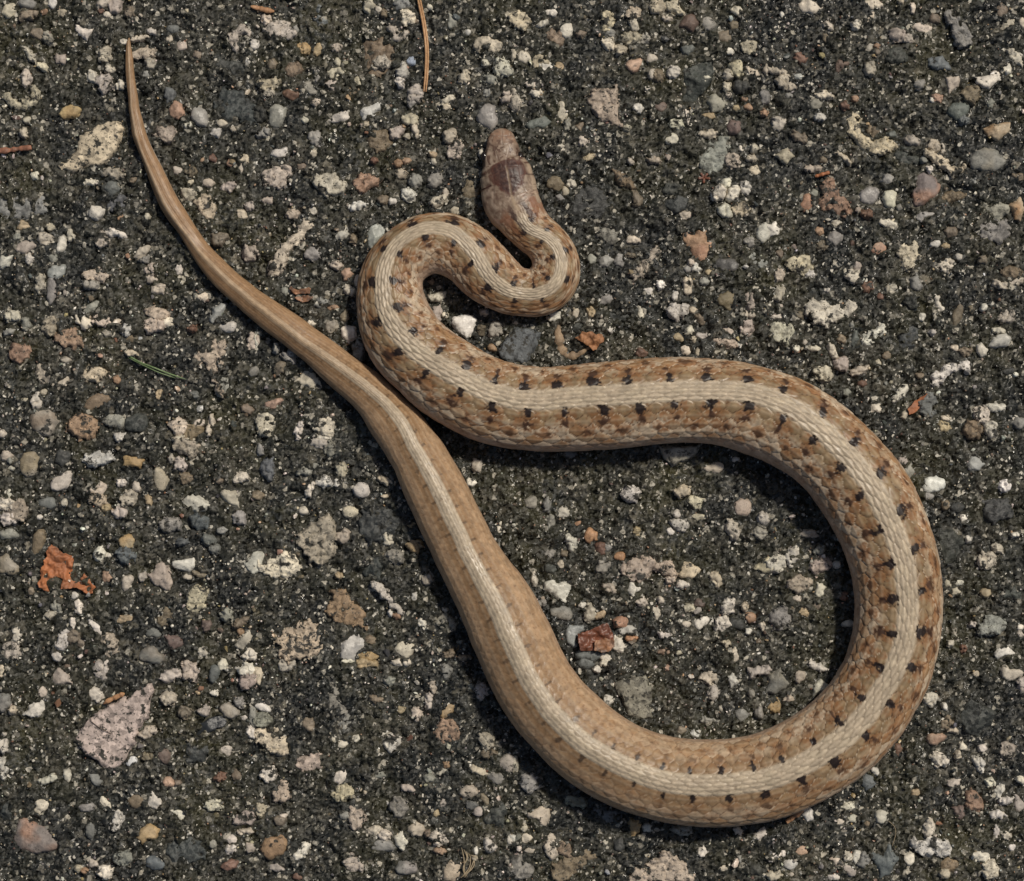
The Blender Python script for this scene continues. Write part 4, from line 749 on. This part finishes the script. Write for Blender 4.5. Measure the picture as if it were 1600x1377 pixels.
# angles round the back as the pattern sees them: fine on the stripe, coarser on the flanks, belly last
half_a = np.r_[np.arange(0, 19, .85), np.arange(19, 112, 1.55)]
th = np.radians(np.r_[-half_a[:0:-1], half_a, np.linspace(half_a[-1], 360 - half_a[-1], 15)[1:-1]])
roll = np.arcsin(np.clip(cl[:, 3] / np.maximum(hw, 1), -.6, .6)) * sstep(s_r, 130, 190)
TH, SS = np.meshgrid(th, s_r)
TH = TH + roll[:, None]
col1 = lambda a_: a_[:, None]
sn, cs = np.sin(TH), np.cos(TH)
# cross section: rounded back, flat belly; flatter crown on the head
ex = 0.90 + 0.1 * col1(hb)
X = np.sign(sn) * np.abs(sn) ** ex * col1(hw)
Zu = np.sign(cs) * np.abs(cs) ** (1.0) * col1(b_up)
Zd = -np.abs(cs) ** 0.62 * col1(b_dn)
Z = np.where(cs >= 0, Zu, Zd)
# the pattern turns with the slight roll of the body
PH = (TH - col1(roll) + math.pi) % (2 * math.pi) - math.pi
deg = np.degrees(PH)
ad = np.abs(deg)
# spine ridge, sharper towards the tail
ridge = np.exp(-(deg / 17) ** 2) * col1(hw * (0.035 * hb + 0.075 * post + 0.05 * tail))
vrow = np.sign(deg) * np.where(ad <= 14.5, ad / 5.8, 2.5 + (ad - 14.5) / 12.6)
belly = ad > 109
# scale lattice along the body
slen = (0.162 * 2 * hw + 3.0) * (1 - .36 * sstep(s_r, 1900, 2500))
slen = np.where(s_r < 170, np.maximum(slen, 11), slen)
ph_s = np.r_[0, np.cumsum(np.diff(s_r) / ((slen[1:] + slen[:-1]) / 2))]
U = col1(ph_s) + 0 * TH
U = U + 0.05 * vnoise(SS / 40, PH * 3, 5)
best = np.full(TH.shape, 9.0); sec = np.full(TH.shape, 9.0)
bu = np.zeros(TH.shape); bv = np.zeros(TH.shape); ck = np.zeros(TH.shape); cr_ = np.zeros(TH.shape)
r0 = np.round(vrow)
for dr in (-1, 0, 1):
    rr = r0 + dr
    odd = np.mod(rr, 2) * 0.5
    for dk in (0, 1):
        kk = np.floor(U - odd) + dk
        du, dv = U - (kk + odd), vrow - rr
        m_ = (np.abs(du) / 0.56) ** 1.25 + (np.abs(dv) / 0.72) ** 1.35
        closer = m_ < best
        sec = np.where(closer, best, np.minimum(sec, m_))
        bu = np.where(closer, du, bu); bv = np.where(closer, dv, bv)
        ck = np.where(closer, kk + odd, ck); cr_ = np.where(closer, rr, cr_)
        best = np.where(closer, m_, best)
edge = np.clip((sec - best) / 0.55, 0, 1)      # 0 in the groove between scales
keel = np.exp(-(bv / 0.16) ** 2)
relief = (0.75 * edge ** .6 + 0.55 * np.clip(bu + .5, 0, 1) * edge ** .4 + 0.45 * keel * edge ** .5)
amp = sstep(s_r, 118, 165) * np.clip(hw / 60, .28, 1.0) * (1.0 - 0.62 * post) * 1.45
rowline = np.exp(-((np.abs(vrow - np.round(vrow)) - .5) / .10) ** 2)
relief = relief - .18 * rowline * (np.abs(vrow) < 2.7)
relief = np.where(belly, 0.4, relief * (1 - .55 * sstep(np.abs(vrow), 6, 8.5))) * col1(amp)
# head plates: shallow seams
lat = X / S * S
hx = X + 0 * SS
def seam(d, w):
    return np.exp(-(d / w) ** 2)
on_top = (cs > 0.05) * col1(1 - sstep(s_r, 112, 125))
sq = np.abs(hx)
seams = np.zeros_like(X)
seams = np.maximum(seams, seam(SS - (13.5 - 0.004 * hx ** 2), 0.8) * (sq < 21))
seams = np.maximum(seams, seam(SS - (27 - 0.006 * hx ** 2 + 1.2 * np.sin(hx * .3)), 0.8) * (sq < 20))
seams = np.maximum(seams, seam(hx - 1, 0.7) * (SS > 5) * (SS < 27))
seams = np.maximum(seams, seam(sq - (11 - np.clip(SS - 35, 0, 26) * .30), 0.8) * (SS > 29) * (SS < 60))
seams = np.maximum(seams, seam(SS - (61 + 0.30 * sq), 0.9) * (sq < 24) * (sq > 3))
seams = np.maximum(seams, seam(hx - 2, 0.8) * (SS > 62) * (SS < 108))
seams = np.maximum(seams, seam(sq - (25 + 4 * np.sin(SS * .06)), 0.8) * (SS > 60) * (SS < 112))
seams = np.maximum(seams, seam(SS - (109 - .010 * (sq - 14) ** 2), 0.9) * (sq < 26))
for q in (20, 36, 52, 66, 80, 94):
    seams = np.maximum(seams, seam(SS - q, 0.8) * (sq > col1(hw) * .88))
seams *= on_top
relief = relief - 0.40 * seams + 1.3 * np.exp(-((sq - col1(hw) * .80) / 4.5) ** 2) * (cs > 0) * np.exp(-((SS - 45) / 10) ** 2)
relief = relief + .5 * fbm(SS / 5, X / 5, 77, 3) * col1(1 - sstep(s_r, 110, 140)) * col1(sstep(s_r, 6, 20))

nrm_x, nrm_z = sn, cs
Xf = X + nrm_x * relief
Zf = Z + (ridge + nrm_z * relief) * np.where(cs > 0, 1, .3) + col1(zc)
bx, by = np.interp(s_r, s_r, cl[:, 0]), cl[:, 1]
PX = col1(bx) + Xf * col1(Nx)
PY = col1(by) + Xf * col1(Ny)
kz = 1 - zc * S / CAM_H                        # the outline was read at mid height
ctr = px2w(bx, by, np.maximum(zc, 0))
VX = ctr[:, None, 0] + Xf * S * col1(kz) * col1(Nx)
VY = ctr[:, None, 1] - Xf * S * col1(kz) * col1(Ny)
gbase, _ = ground_at(bx, by)
road_z = np.interp(s_r, s_r, broad(bx, by)) + 1.5
VZ = (Zf + col1(road_z)) * S
ns, na = TH.shape

# ---- colours of the skin
rs = lambda seed: hash01(np.floor(ck * 2 + .5), cr_ + 50, seed)        # one random number per scale
C = np.zeros((ns, na, 3))
def put(mask, colr):
    global C
    mk = np.clip(mask, 0, 1)[..., None]
    C = C * (1 - mk) + np.array(colr) * mk
A_ = np.abs(cr_) + (np.abs(cr_) >= 3)
av = np.where(np.abs(vrow) <= 2.5, np.abs(vrow) * 1.4, np.abs(vrow) + 1)
one = np.ones_like(TH)
front = 1 - col1(post)
body = col1(sstep(s_r, 135, 160))
flank = (A_ >= 4) * 1.0
fine_n = fbm(SS / 5, PH * 12, 71, 3)
put(one, (.325, .226, .138))
pale = (rs(1) > .50) * (A_ >= 5) * (A_ <= 9)
put(pale * (0.85 * front + .25), (.43, .34, .24))
put((A_ >= 5) * (A_ <= 8) * (rs(2) > .55) * (pale < .5) * (.85 * front + .2), (.270, .160, .080))
put(sstep(av, 3.3, 3.7) * (1 - sstep(av, 4.6, 5.6)) * (0.80 - 0.30 * col1(post)), (.185, .128, .066))
put(sstep(av, 7.0, 8.8) * .70, (.375, .27, .198))
put(belly * 1.0, (.44, .35, .275))
# back stripe
strp = 1 - sstep(av, 3.25, 3.75)
put(strp, (.395, .325, .236))
put(strp * (rs(3) > .55) * .35, (.32, .258, .186))
put(strp * (rs(4) > .75) * .30, (.46, .385, .27))
# hind part: warm plain brown flanks
put((1 - strp) * ~belly * col1(post) * .60, (.325, .20, .108))
put(sstep(av, 3.3, 3.7) * (1 - sstep(av, 4.2, 5.4)) * col1(post) * .65, (.205, .122, .06))
put((1 - strp) * ~belly * col1(tail) * .80, (.225, .13, .063))
put(strp * col1(tail) * .80, (.27, .172, .095))
put((A_ <= 1) * col1(tail) * .40, (.36, .255, .155))
# rows of dark spots, paired along the stripe and staggered down the flanks
sgn = np.where(vrow > 0, .50, 0)
per = 2.30
def spot(row, shift, lu, lv, colr, strength, seed, soft=.35):
    ph = (U + shift) / per
    du = (ph - np.round(ph)) * per
    jit = (hash01(np.round(ph), np.sign(vrow) + 5 + row * 3, seed) - .5)
    big = .72 + .6 * hash01(np.round(ph), np.sign(vrow) + 9 + row * 3, seed + 1)
    d = np.sqrt(((du - .25 * jit) / (lu * big)) ** 2 + ((av - row) / lv) ** 2) * (1 + .55 * col1(post)) + .75 * fine_n + .9 * vnoise(SS / 3.2, PH * 22, 73) + .25 * (1 - edge)
    put((1 - sstep(d, 1 - soft, 1 + soft)) * strength, colr)
spot(4.7, sgn, .78, 1.15, (.20, .098, .042), body * (.80 * front + .12), 11, .5)
spot(6.2, sgn + 1.15, .62, .80, (.22, .105, .045), body * (.80 * front + .10), 12, .5)
spot(7.5, sgn, .50, .60, (.235, .12, .055), body * (.65 * front + .05), 13, .5)
spot(8.6, sgn + 1.15, .45, .5, (.27, .14, .075), body * (.5 * front + .05), 14, .5)
# scale edges: dark crescents between flank scales, pale skin elsewhere, thin grey lines on the stripe
gro = 1 - sstep(edge, .10, .42)
put(gro * strp * .38 * body * (1 - .4 * col1(post)), (.155, .115, .076))
put(rowline * strp * (.34 + .3 * vnoise(SS / 60, vrow, 44)) * body, (.17, .13, .092))
side = (np.abs(bv) > .16) * (1 - sstep(av, 7.8, 9.2))
dk_ = (rs(21) > .55)
put(gro * flank * (A_ <= 9) * side * dk_ * body * (.95 * front + .15), (.060, .028, .016))
put((1 - sstep(edge, .12, .55)) * (A_ >= 5) * (A_ <= 9) * side * (~dk_) * body * (.62 * front + .12) * (np.sign(cr_) * bv < 0), (.55, .46, .345))
put(gro * flank * (bu < 0) * .35 * body * (.35 + .65 * front), (.13, .075, .042))
put(keel * edge * .18 * body, (.50, .41, .29))  # faint highlight along each keel, painted into the skin colour
spot(3.8, sgn, .26, .74, (.018, .012, .010), body * (1.2 * front + .55) * (1 - .7 * col1(tail)), 15, .25)
spot(5.1, sgn + .05, .25, .50, (.04, .020, .013), body * (.85 * front + .05), 16, .35)
spot(6.3, sgn + 1.15, .24, .40, (.05, .025, .015), body * (.75 * front), 17, .35)
# speckle
nz = fbm(SS / 6, PH * 9, 91, 3)
C *= np.clip(1 + .35 * nz, .6, 1.4)[..., None]
nz2 = vnoise(SS / 2.6, PH * 26, 95)
put((nz2 > .38) * .45 * (1 - .5 * front), (.11, .06, .03))

# ---- head
Hm = col1(1 - sstep(s_r, 132, 152)) * np.ones_like(TH)
def hput(mask, colr):
    put(np.clip(mask, 0, 1) * Hm, colr)
q = sq / np.maximum(col1(hw), 1)
n1 = fbm(SS / 7, hx / 7, 101, 3)
n2 = .9 * vnoise(SS / 4.2, hx / 4.2, 111) + .6 * vnoise(SS / 2.4, hx / 2.4, 112)
hput(one, (.235, .172, .124))
hput(1 - sstep(SS, 12, 34) + 0 * one, (.28, .172, .115))
hput(sstep(n1, .0, .5) * .7, (.35, .265, .20))
hput(sstep(-n1, .05, .5) * .7, (.17, .115, .082))
hput((n2 > .12) * sstep(SS, 20, 34) * (1 - sstep(SS, 62, 78)) * (q < .88) * .95, (.085, .047, .033))
hput(sstep(n2, .12, .3) * sstep(SS, 10, 20) * .8, (.115, .07, .05))
hput(sstep(-n2, .15, .4) * .7, (.37, .285, .215))
def blob(cx_, cy_, rx, ry, soft=.35):
    d = np.sqrt(((hx - cx_) / rx) ** 2 + ((SS - cy_) / ry) ** 2) + .35 * n1
    return (1 - sstep(d, 1 - soft, 1 + soft)) * (cs > 0)
# two dark shield-shaped patches on the crown, meeting at a pale seam
tp = np.clip((SS - 52) / 60, 0, 1)
outer = 36 * np.sin(math.pi * np.clip(tp, 0, 1) ** .8) ** .55 * (1 - .50 * tp) + 7 * n1 + 3 * n2
shield = (tp > 0) * (tp < 1) * (cs > 0)
off_ = hx - 2.2
hput(shield * (1 - sstep(np.abs(off_), outer - 4, outer + 2)) * .95, (.092, .036, .025))
hput(shield * (1 - sstep(np.abs(off_), outer - 12, outer - 4)) * .9, (.042, .022, .019))
hput(shield * (n2 > .1) * (np.abs(off_) < outer) * .4, (.13, .068, .048))
hput(shield * (n2 < -.15) * (np.abs(off_) < outer) * .45, (.05, .028, .024))
hput(blob(1, 57, 4, 7) * .8, (.09, .045, .035))
hput(blob(0, 45, 13, 8, .6) * .35, (.14, .085, .06))
ml = np.exp(-((hx - 2.2) / (1.3 + np.clip(SS - 100, 0, 60) * .09)) ** 2) * sstep(SS, 58, 68) * (cs > 0)
hput(ml * .8, (.40, .30, .20))
lab = sstep(q, .80, .90) * (sstep(SS, 56, 60))
hput(lab * .75, (.45, .345, .245))
hput((q > .72) * seam(SS - (80 + (q - .8) * 14), 3.2) * (hx > 0) * 1.2, (.035, .015, .012))
hput((q > .62) * seam(SS - (90 + (q - .8) * 18), 3.6) * (hx < 0) * 1.2, (.045, .016, .012))
hput((q > .82) * seam(SS - 64, 2.5), (.09, .04, .03))
hput((q > .84) * seam(SS - 110, 3) * .7, (.10, .05, .035))
hput(sstep(q, .78, .88) * seam(SS - 45, 10), (.05, .03, .025))
hput(sstep(n1, .1, .4) * sstep(SS, 100, 116) * (q > .35) * .5, (.37, .25, .19))
hput(seams * .5, (.11, .066, .05))
hput((n2 > .2) * sstep(SS, 104, 116) * .45, (.19, .125, .09))
C *= (1 - .16 * Hm)[..., None]
# nape blotches
Hn = (sstep(SS, 122, 134) * (1 - sstep(SS, 152, 172)))
put(Hn * sstep(.5 - np.abs(hx - 26) / 26 + n1 * .5, .05, .25) * (cs > 0) * .75, (.20, .092, .052))
put(Hn * sstep(.5 - np.abs(hx + 20) / 22 + n1 * .5, .05, .25) * (cs > 0) * .75, (.18, .08, .042))
put(Hn * sstep(.5 - np.abs(hx - 13) / 12 + n1 * .6, .08, .25) * (cs > 0) * .85, (.045, .026, .022))
put(Hn * sstep(.5 - np.abs(hx + 10) / 11 + n1 * .6, .08, .25) * (cs > 0) * .85, (.045, .026, .022))

def mat_skin():
    m = NT('snake_skin')
    at = m.n('ShaderNodeAttribute', attribute_name='Col')
    c = m.coord()
    var = m.ramp(m.noise(900, 3, 0.6, c), [(0.3, 0.86), (0.7, 1.10)])
    base = m.mix(1.0, at.outputs['Color'], var, 'MULTIPLY')
    m.l(base, m.bsdf.inputs['Base Color'])
    m.l(m.ramp(m.noise(300, 3, 0.6, c), [(0.3, 0.30), (0.7, 0.52)]), m.bsdf.inputs['Roughness'])
    m.bsdf.inputs['Specular IOR Level'].default_value = 0.26
    m.bsdf.inputs['Sheen Weight'].default_value = 0.0
    m.l(m.bump(m.noise(4200, 2, 0.5, c), 0.25, 0.00006), m.bsdf.inputs['Normal'])
    return m.mat

snake = bpy.data.objects.new('snake', None)
col.objects.link(snake)
tag(snake, 'small brown snake with pale back stripe and dark spots lying looped on the asphalt', 'snake')
V = np.stack([VX, VY, VZ], -1).reshape(-1, 3)
idx = np.arange(ns * na).reshape(ns, na)
nx_ = np.roll(idx, -1, 1)
F = np.stack([idx[:-1], nx_[:-1], nx_[1:], idx[1:]], -1).reshape(-1, 4)
mesh_obj('body', V, F, mat_skin(), snake, C.reshape(-1, 3))

# eyes
def mat_eye():
    m = NT('snake_eye')
    m.bsdf.inputs['Base Color'].default_value = (.012, .008, .006, 1)
    m.bsdf.inputs['Roughness'].default_value = 0.08
    return m.mat
M_EYE = mat_eye()
i_e = int(np.argmin(np.abs(s_r - 45)))
for sg in (-1, 1):
    import bmesh
    bm = bmesh.new()
    bmesh.ops.create_uvsphere(bm, u_segments=20, v_segments=12, radius=7.6 * S)
    me = bpy.data.meshes.new('eye')
    bm.to_mesh(me); bm.free()
    for p in me.polygons: p.use_smooth = True
    me.materials.append(M_EYE)
    eo = bpy.data.objects.new('eye', me)
    col.objects.link(eo)
    eo.parent = snake
    off = sg * (hw[i_e] - 2.2)
    zz = zc[i_e] + b_up[i_e] * .30 + road_z[i_e]
    p_ = px2w(bx[i_e] + Nx[i_e] * off, by[i_e] + Ny[i_e] * off, zz)
    eo.location = p_
    eo.scale = (.8, 1.15, .95)

# ------------------------------------------------------------------ loose bits lying on the road
def smooth_path(pts, n=24):
    P_ = np.array(pts, float)
    return catmull(P_, np.linspace(0, len(P_) - 1, n))

def strand(pts, w, lift=2.0, n=28, sides=8, flat=0.7, taper=0.25, parent=None, name='strand', mat=None, side_shift=0.0, wob=0.0, seed=0):
    """a thin stalk along photo px points, resting on the road"""
    P_ = smooth_path(pts, n)
    T_ = np.gradient(P_, axis=0)
    T_ /= np.hypot(T_[:, 0], T_[:, 1])[:, None]
    N_ = np.c_[-T_[:, 1], T_[:, 0]]
    P_ = P_ + N_ * side_shift
    t_ = np.linspace(0, 1, n)
    zg = ground_at(P_[:, 0], P_[:, 1])[0]
    zg = np.convolve(np.pad(zg, 4, mode='edge'), np.ones(9) / 9, 'valid')
    rad = w / 2 * (taper + (1 - taper) * np.clip(np.minimum(t_, 1 - t_) * 8, 0, 1))
    rad = rad * (1 + wob * fbm(t_ * 9, t_ * 0 + seed, 500 + seed, 2))
    an = np.linspace(0, 2 * math.pi, sides, endpoint=False)
    vx = P_[:, None, 0] + N_[:, None, 0] * np.cos(an) * rad[:, None]
    vy = P_[:, None, 1] + N_[:, None, 1] * np.cos(an) * rad[:, None]
    vz = zg[:, None] + lift + rad[:, None] * flat * (1 + np.sin(an) * (1 + wob * (hash01(np.arange(sides), np.arange(sides) * 0 + seed, 3) - .5)))
    V_ = px2w(vx, vy, 0.0)
    V_[..., 2] = vz * S
    id_ = np.arange(n * sides).reshape(n, sides)
    nn_ = np.roll(id_, -1, 1)
    F_ = np.stack([id_[:-1], id_[1:], nn_[1:], nn_[:-1]], -1).reshape(-1, 4)
    return mesh_obj(name, V_.reshape(-1, 3), F_, mat, parent)

def flake(name, poly, mat, lift, curl, thick, seed, parent=None, step=1.3, rough=2.0, warp=1.5):
    """a thin crumpled scrap (leaf, bark) with an outline in photo px, lying on the road"""
    P_ = np.array(poly, float)
    (xa, ya), (xb, yb) = P_.min(0) - 4, P_.max(0) + 4
    nx, ny = int((xb - xa) / step) + 2, int((yb - ya) / step) + 2
    X_, Y_ = np.meshgrid(xa + np.arange(nx) * step, ya + np.arange(ny) * step)
    wx_ = X_ + warp * 2 * fbm(X_ / 7, Y_ / 7, seed, 3)
    wy_ = Y_ + warp * 2 * fbm(X_ / 7 + 40, Y_ / 7, seed + 1, 3)
    sd = poly_sd(wx_, wy_, P_)
    keepv = sd > -step
    gyy, gxx = np.gradient(sd, step)
    out_ = keepv & (sd < 0)
    X2, Y2 = X_.copy(), Y_.copy()
    X2[out_] -= (gxx * sd)[out_]
    Y2[out_] -= (gyy * sd)[out_]
    F_ = grid_faces(nx, ny)[:, ::-1]
    F_ = F_[keepv.ravel()[F_].all(1) & ((sd.ravel()[F_] > 0).sum(1) >= 2)]
    used = np.unique(F_)
    mp = np.full(nx * ny, -1); mp[used] = np.arange(len(used))
    zg = ground_at(P_[:, 0], P_[:, 1])[0].max()
    c0 = P_.mean(0)
    zz = zg + lift + curl * (((X_ - c0[0]) ** 2 + (Y_ - c0[1]) ** 2) / (np.ptp(P_, axis=0).max() / 2) ** 2) + rough * 2 * fbm(X_ / 10, Y_ / 10, seed + 9, 3)
    V_ = px2w(X2, Y2, 0.0).reshape(-1, 3)
    V_[:, 2] = zz.ravel() * S
    top, bot = V_[used], V_[used] - (0, 0, thick * S)
    Ft = mp[F_]
    ne = len(top)
    # side wall
    ed = {}
    for f in Ft:
        for i in range(4):
            a_, b_ = int(f[i]), int(f[(i + 1) % 4])
            if (b_, a_) in ed: del ed[(b_, a_)]
            else: ed[(a_, b_)] = 1
    wall = np.array([(b_, a_, a_ + ne, b_ + ne) for a_, b_ in ed])
    F_all = np.vstack([Ft, Ft[:, ::-1] + ne, wall])
    return mesh_obj(name, np.vstack([top, bot]), F_all, mat, parent)

def T4(ox, oy, *pts):
    return [(ox + x_ / 4, oy + y_ / 4) for x_, y_ in pts]

def holder(name, label, cat, x_, y_):
    o = bpy.data.objects.new(name, None)
    col.objects.link(o)
    tag(o, label, cat)
    return o

M_STRAW = simple_mat('dry_straw', (.50, .30, .15), (.36, .19, .085), 1500, .5, .4)
M_GREEN = simple_mat('green_blade', (.10, .16, .055), (.16, .21, .10), 1800, .45, .3)
M_TWIG = simple_mat('red_brown_twig', (.30, .13, .075), (.16, .075, .045), 900, .6, .8)
M_TAN = simple_mat('tan_twig', (.42, .23, .11), (.24, .12, .06), 1000, .6, .8)
M_LEAF = simple_mat('orange_leaf', (.42, .15, .055), (.21, .085, .04), 320, .65, .8)
M_LEAF2 = simple_mat('rust_leaf', (.20, .07, .035), (.105, .048, .033), 500, .45, .6)
M_BARK = simple_mat('flaky_bark', (.36, .17, .075), (.16, .075, .035), 700, .7, 1.0)
M_BARK2 = simple_mat('orange_bark', (.37, .18, .09), (.10, .06, .04), 600, .55, .9)
M_BUD = simple_mat('tan_stalk', (.33, .235, .145), (.15, .105, .065), 700, .7, .9)
M_FIBRE = simple_mat('root_fibre', (.30, .24, .15), (.17, .13, .08), 1500, .6, .3)
M_DARKFIBRE = simple_mat('dark_fibre', (.09, .06, .035), (.05, .035, .02), 1500, .6, .3)

# pine needle pair
h_ = holder('pine_needle', 'dry tan pine needle pair lying beyond the snake head', 'pine needle', 660, 70)
pts = T4(400, 0, (1000, -160), (1020, 0), (1050, 150), (1068, 300), (1066, 450), (1056, 575))
strand(pts, 3.4, 5, 40, 8, .8, .5, h_, 'needle', M_STRAW, -1.6)
strand(pts, 3.4, 5, 40, 8, .8, .5, h_, 'needle', M_STRAW, 1.6)
# green blade
h_ = holder('grass_blade', 'thin green needle-like grass blade beside the thin tail', 'grass blade', 245, 575)
strand(T4(0, 344, (780, 838), (870, 890), (960, 925), (1060, 965), (1165, 1000)), 2.6, 5, 30, 7, .6, .2, h_, 'blade', M_GREEN, -1.0)
strand(T4(0, 344, (800, 855), (900, 905), (1000, 950), (1100, 985)), 1.7, 5, 30, 7, .6, .2, h_, 'blade', M_GREEN, 1.0)
tag(strand(T4(0, 0, (-60, 945), (40, 945), (120, 935), (205, 928)), 8.5, 3, 26, 10, .8, .8, None, 'twig', M_TWIG, 0, .5, 4), 'short reddish brown twig near a large pale flat stone', 'twig')
tag(strand(T4(400, 0, (-30, 45), (20, 55), (70, 68), (115, 74)), 7.5, 3, 22, 10, .8, .4, None, 'twig', M_TAN, 0, .5, 7), 'short tan twig beside a pale ragged stone', 'twig')
tag(strand(T4(0, 1032, (650, 270), (690, 245), (740, 222), (785, 202)), 6.5, 8, 22, 8, .7, .3, None, 'wood_splinter', M_TAN, 0, .7, 9), 'brown wood splinter lying on edge of large pale flat stone', 'splinter')
tag(strand(T4(0, 1032, (675, 262), (700, 320), (745, 380), (800, 440), (865, 505)), 1.1, 9, 30, 6, .9, .4, None, 'root_fibre', M_DARKFIBRE), 'hair-thin dark fibre trailing from the brown splinter across flat stone', 'fibre')
tag(strand(T4(0, 1032, (570, 372), (620, 410), (680, 445), (742, 485)), 1.1, 9, 30, 6, .9, .4, None, 'root_fibre', M_DARKFIBRE), 'shorter hair-thin dark fibre alone on large pale flat stone', 'fibre')
tag(strand(T4(1200, 1032, (750, 1000), (790, 1040), (797, 1090), (775, 1160)), 1.2, 5, 26, 6, .9, .4, None, 'root_fibre', M_FIBRE), 'pale curved fibre between white pebble and blue grey stone', 'fibre')
tag(strand(T4(1200, 1032, (115, 1010), (150, 985), (185, 955), (215, 925)), 9, 2, 20, 9, .7, .6, None, 'twig', M_TAN, 0, .6, 12), 'stubby tan twig sticking out from under the snake', 'twig')
tag(strand(T4(1200, 0, (293, 1105), (330, 1095), (382, 1080)), 6.0, 4, 16, 9, .7, .6, None, 'wood_chip', M_LEAF, 0, .4, 14), 'small orange wood chip above a tan granite stone', 'wood chip')
# dry grass tuft
h_ = holder('dry_grass', 'small wisp of dry straw-coloured grass between pebbles', 'dry grass', 725, 1350)
for k in range(6):
    x0 = 1285 + 14 * k
    strand(T4(400, 1032, (x0, 1165 + 12 * k), (x0 + 14 + 6 * math.sin(k * 2), 1230), (x0 + 18 * math.cos(k * 1.7), 1290), (1300 + 22 * math.sin(k * 1.3), 1350)), 1.9, 4 + k * .7, 22, 6, .7, .3, h_, 'stem', M_FIBRE)
# leaf scraps
tag(flake('leaf_fragment', T4(0, 688, (310, 665), (335, 650), (380, 700), (465, 735), (445, 860), (490, 890), (525, 825), (560, 870), (595, 915), (590, 955), (530, 950), (480, 915), (380, 935), (395, 860), (345, 855), (300, 940), (245, 920), (262, 800), (285, 725)),
          M_LEAF, -2.5, 2.0, 2.0, 31, rough=5.0, warp=2.6), 'ragged bright orange leaf fragment stuck to the asphalt', 'leaf')
h_ = holder('leaf_fragment', 'crumpled rust brown leaf scrap on a bluish pebble inside the loop', 'leaf', 930, 997)
flake('blade', T4(800, 688, (408, 1205), (470, 1190), (540, 1160), (595, 1138), (632, 1200), (638, 1270), (600, 1312), (520, 1312), (430, 1310), (410, 1255)), M_LEAF2, 4, 3, 1.6, 33, h_, rough=4.0)
flake('curled_edge', T4(800, 688, (515, 1250), (580, 1235), (640, 1245), (640, 1285), (600, 1318), (510, 1316)), M_BARK2, 9, 4, 1.6, 35, h_, rough=3.0)
tag(flake('leaf_fragment', T4(1200, 344, (868, 1180), (920, 1130), (1003, 1078), (965, 1150), (925, 1200), (888, 1222)), M_LEAF, 0, 2, 1.5, 37, rough=1.5), 'small pointed rust red leaf scrap beside the outer curve of the snake', 'leaf')
h_ = holder('bark_chip', 'curled orange brown bark chip between the tail and the coil', 'bark', 475, 460)
flake('strip', T4(400, 344, (205, 435), (225, 420), (262, 438), (330, 416), (346, 430), (340, 462), (290, 462), (240, 468)), M_BARK2, 2, 3, 2.5, 41, h_, rough=2.5)
flake('strip', T4(400, 344, (240, 485), (300, 470), (372, 478), (340, 505), (290, 522)), M_BARK2, 1, 3, 2.5, 43, h_, rough=2.5)
# bud on a curved stalk
h_ = holder('dried_bud', 'dried bud with flaky brown husk on a curved tan stalk', 'bud', 925, 535)
strand(T4(800, 344, (290, 650), (296, 740), (312, 815), (360, 850), (425, 828), (490, 785)), 14, -4, 34, 12, .55, .35, h_, 'stalk', M_BUD, 0, .9, 17)
flake('husk', T4(800, 344, (398, 735), (440, 705), (500, 698), (560, 720), (578, 760), (545, 790), (500, 825), (480, 790), (430, 770)), M_BARK, 4, -4, 3, 45, h_, rough=5.0, warp=2.2)
# small star-shaped dried flower
h_ = holder('dried_flower', 'tiny star shaped reddish dried flower bit on the asphalt', 'dried flower', 1100, 278)
for an in (10, 95, 170, 235, 310):
    ca, sa = math.cos(math.radians(an)), math.sin(math.radians(an))
    strand([(1100, 278), (1100 + 5 * ca, 278 + 5 * sa), (1100 + 10 * ca, 278 + 9 * sa)], 4.2, 3, 10, 7, .6, .25, h_, 'petal', M_LEAF2)
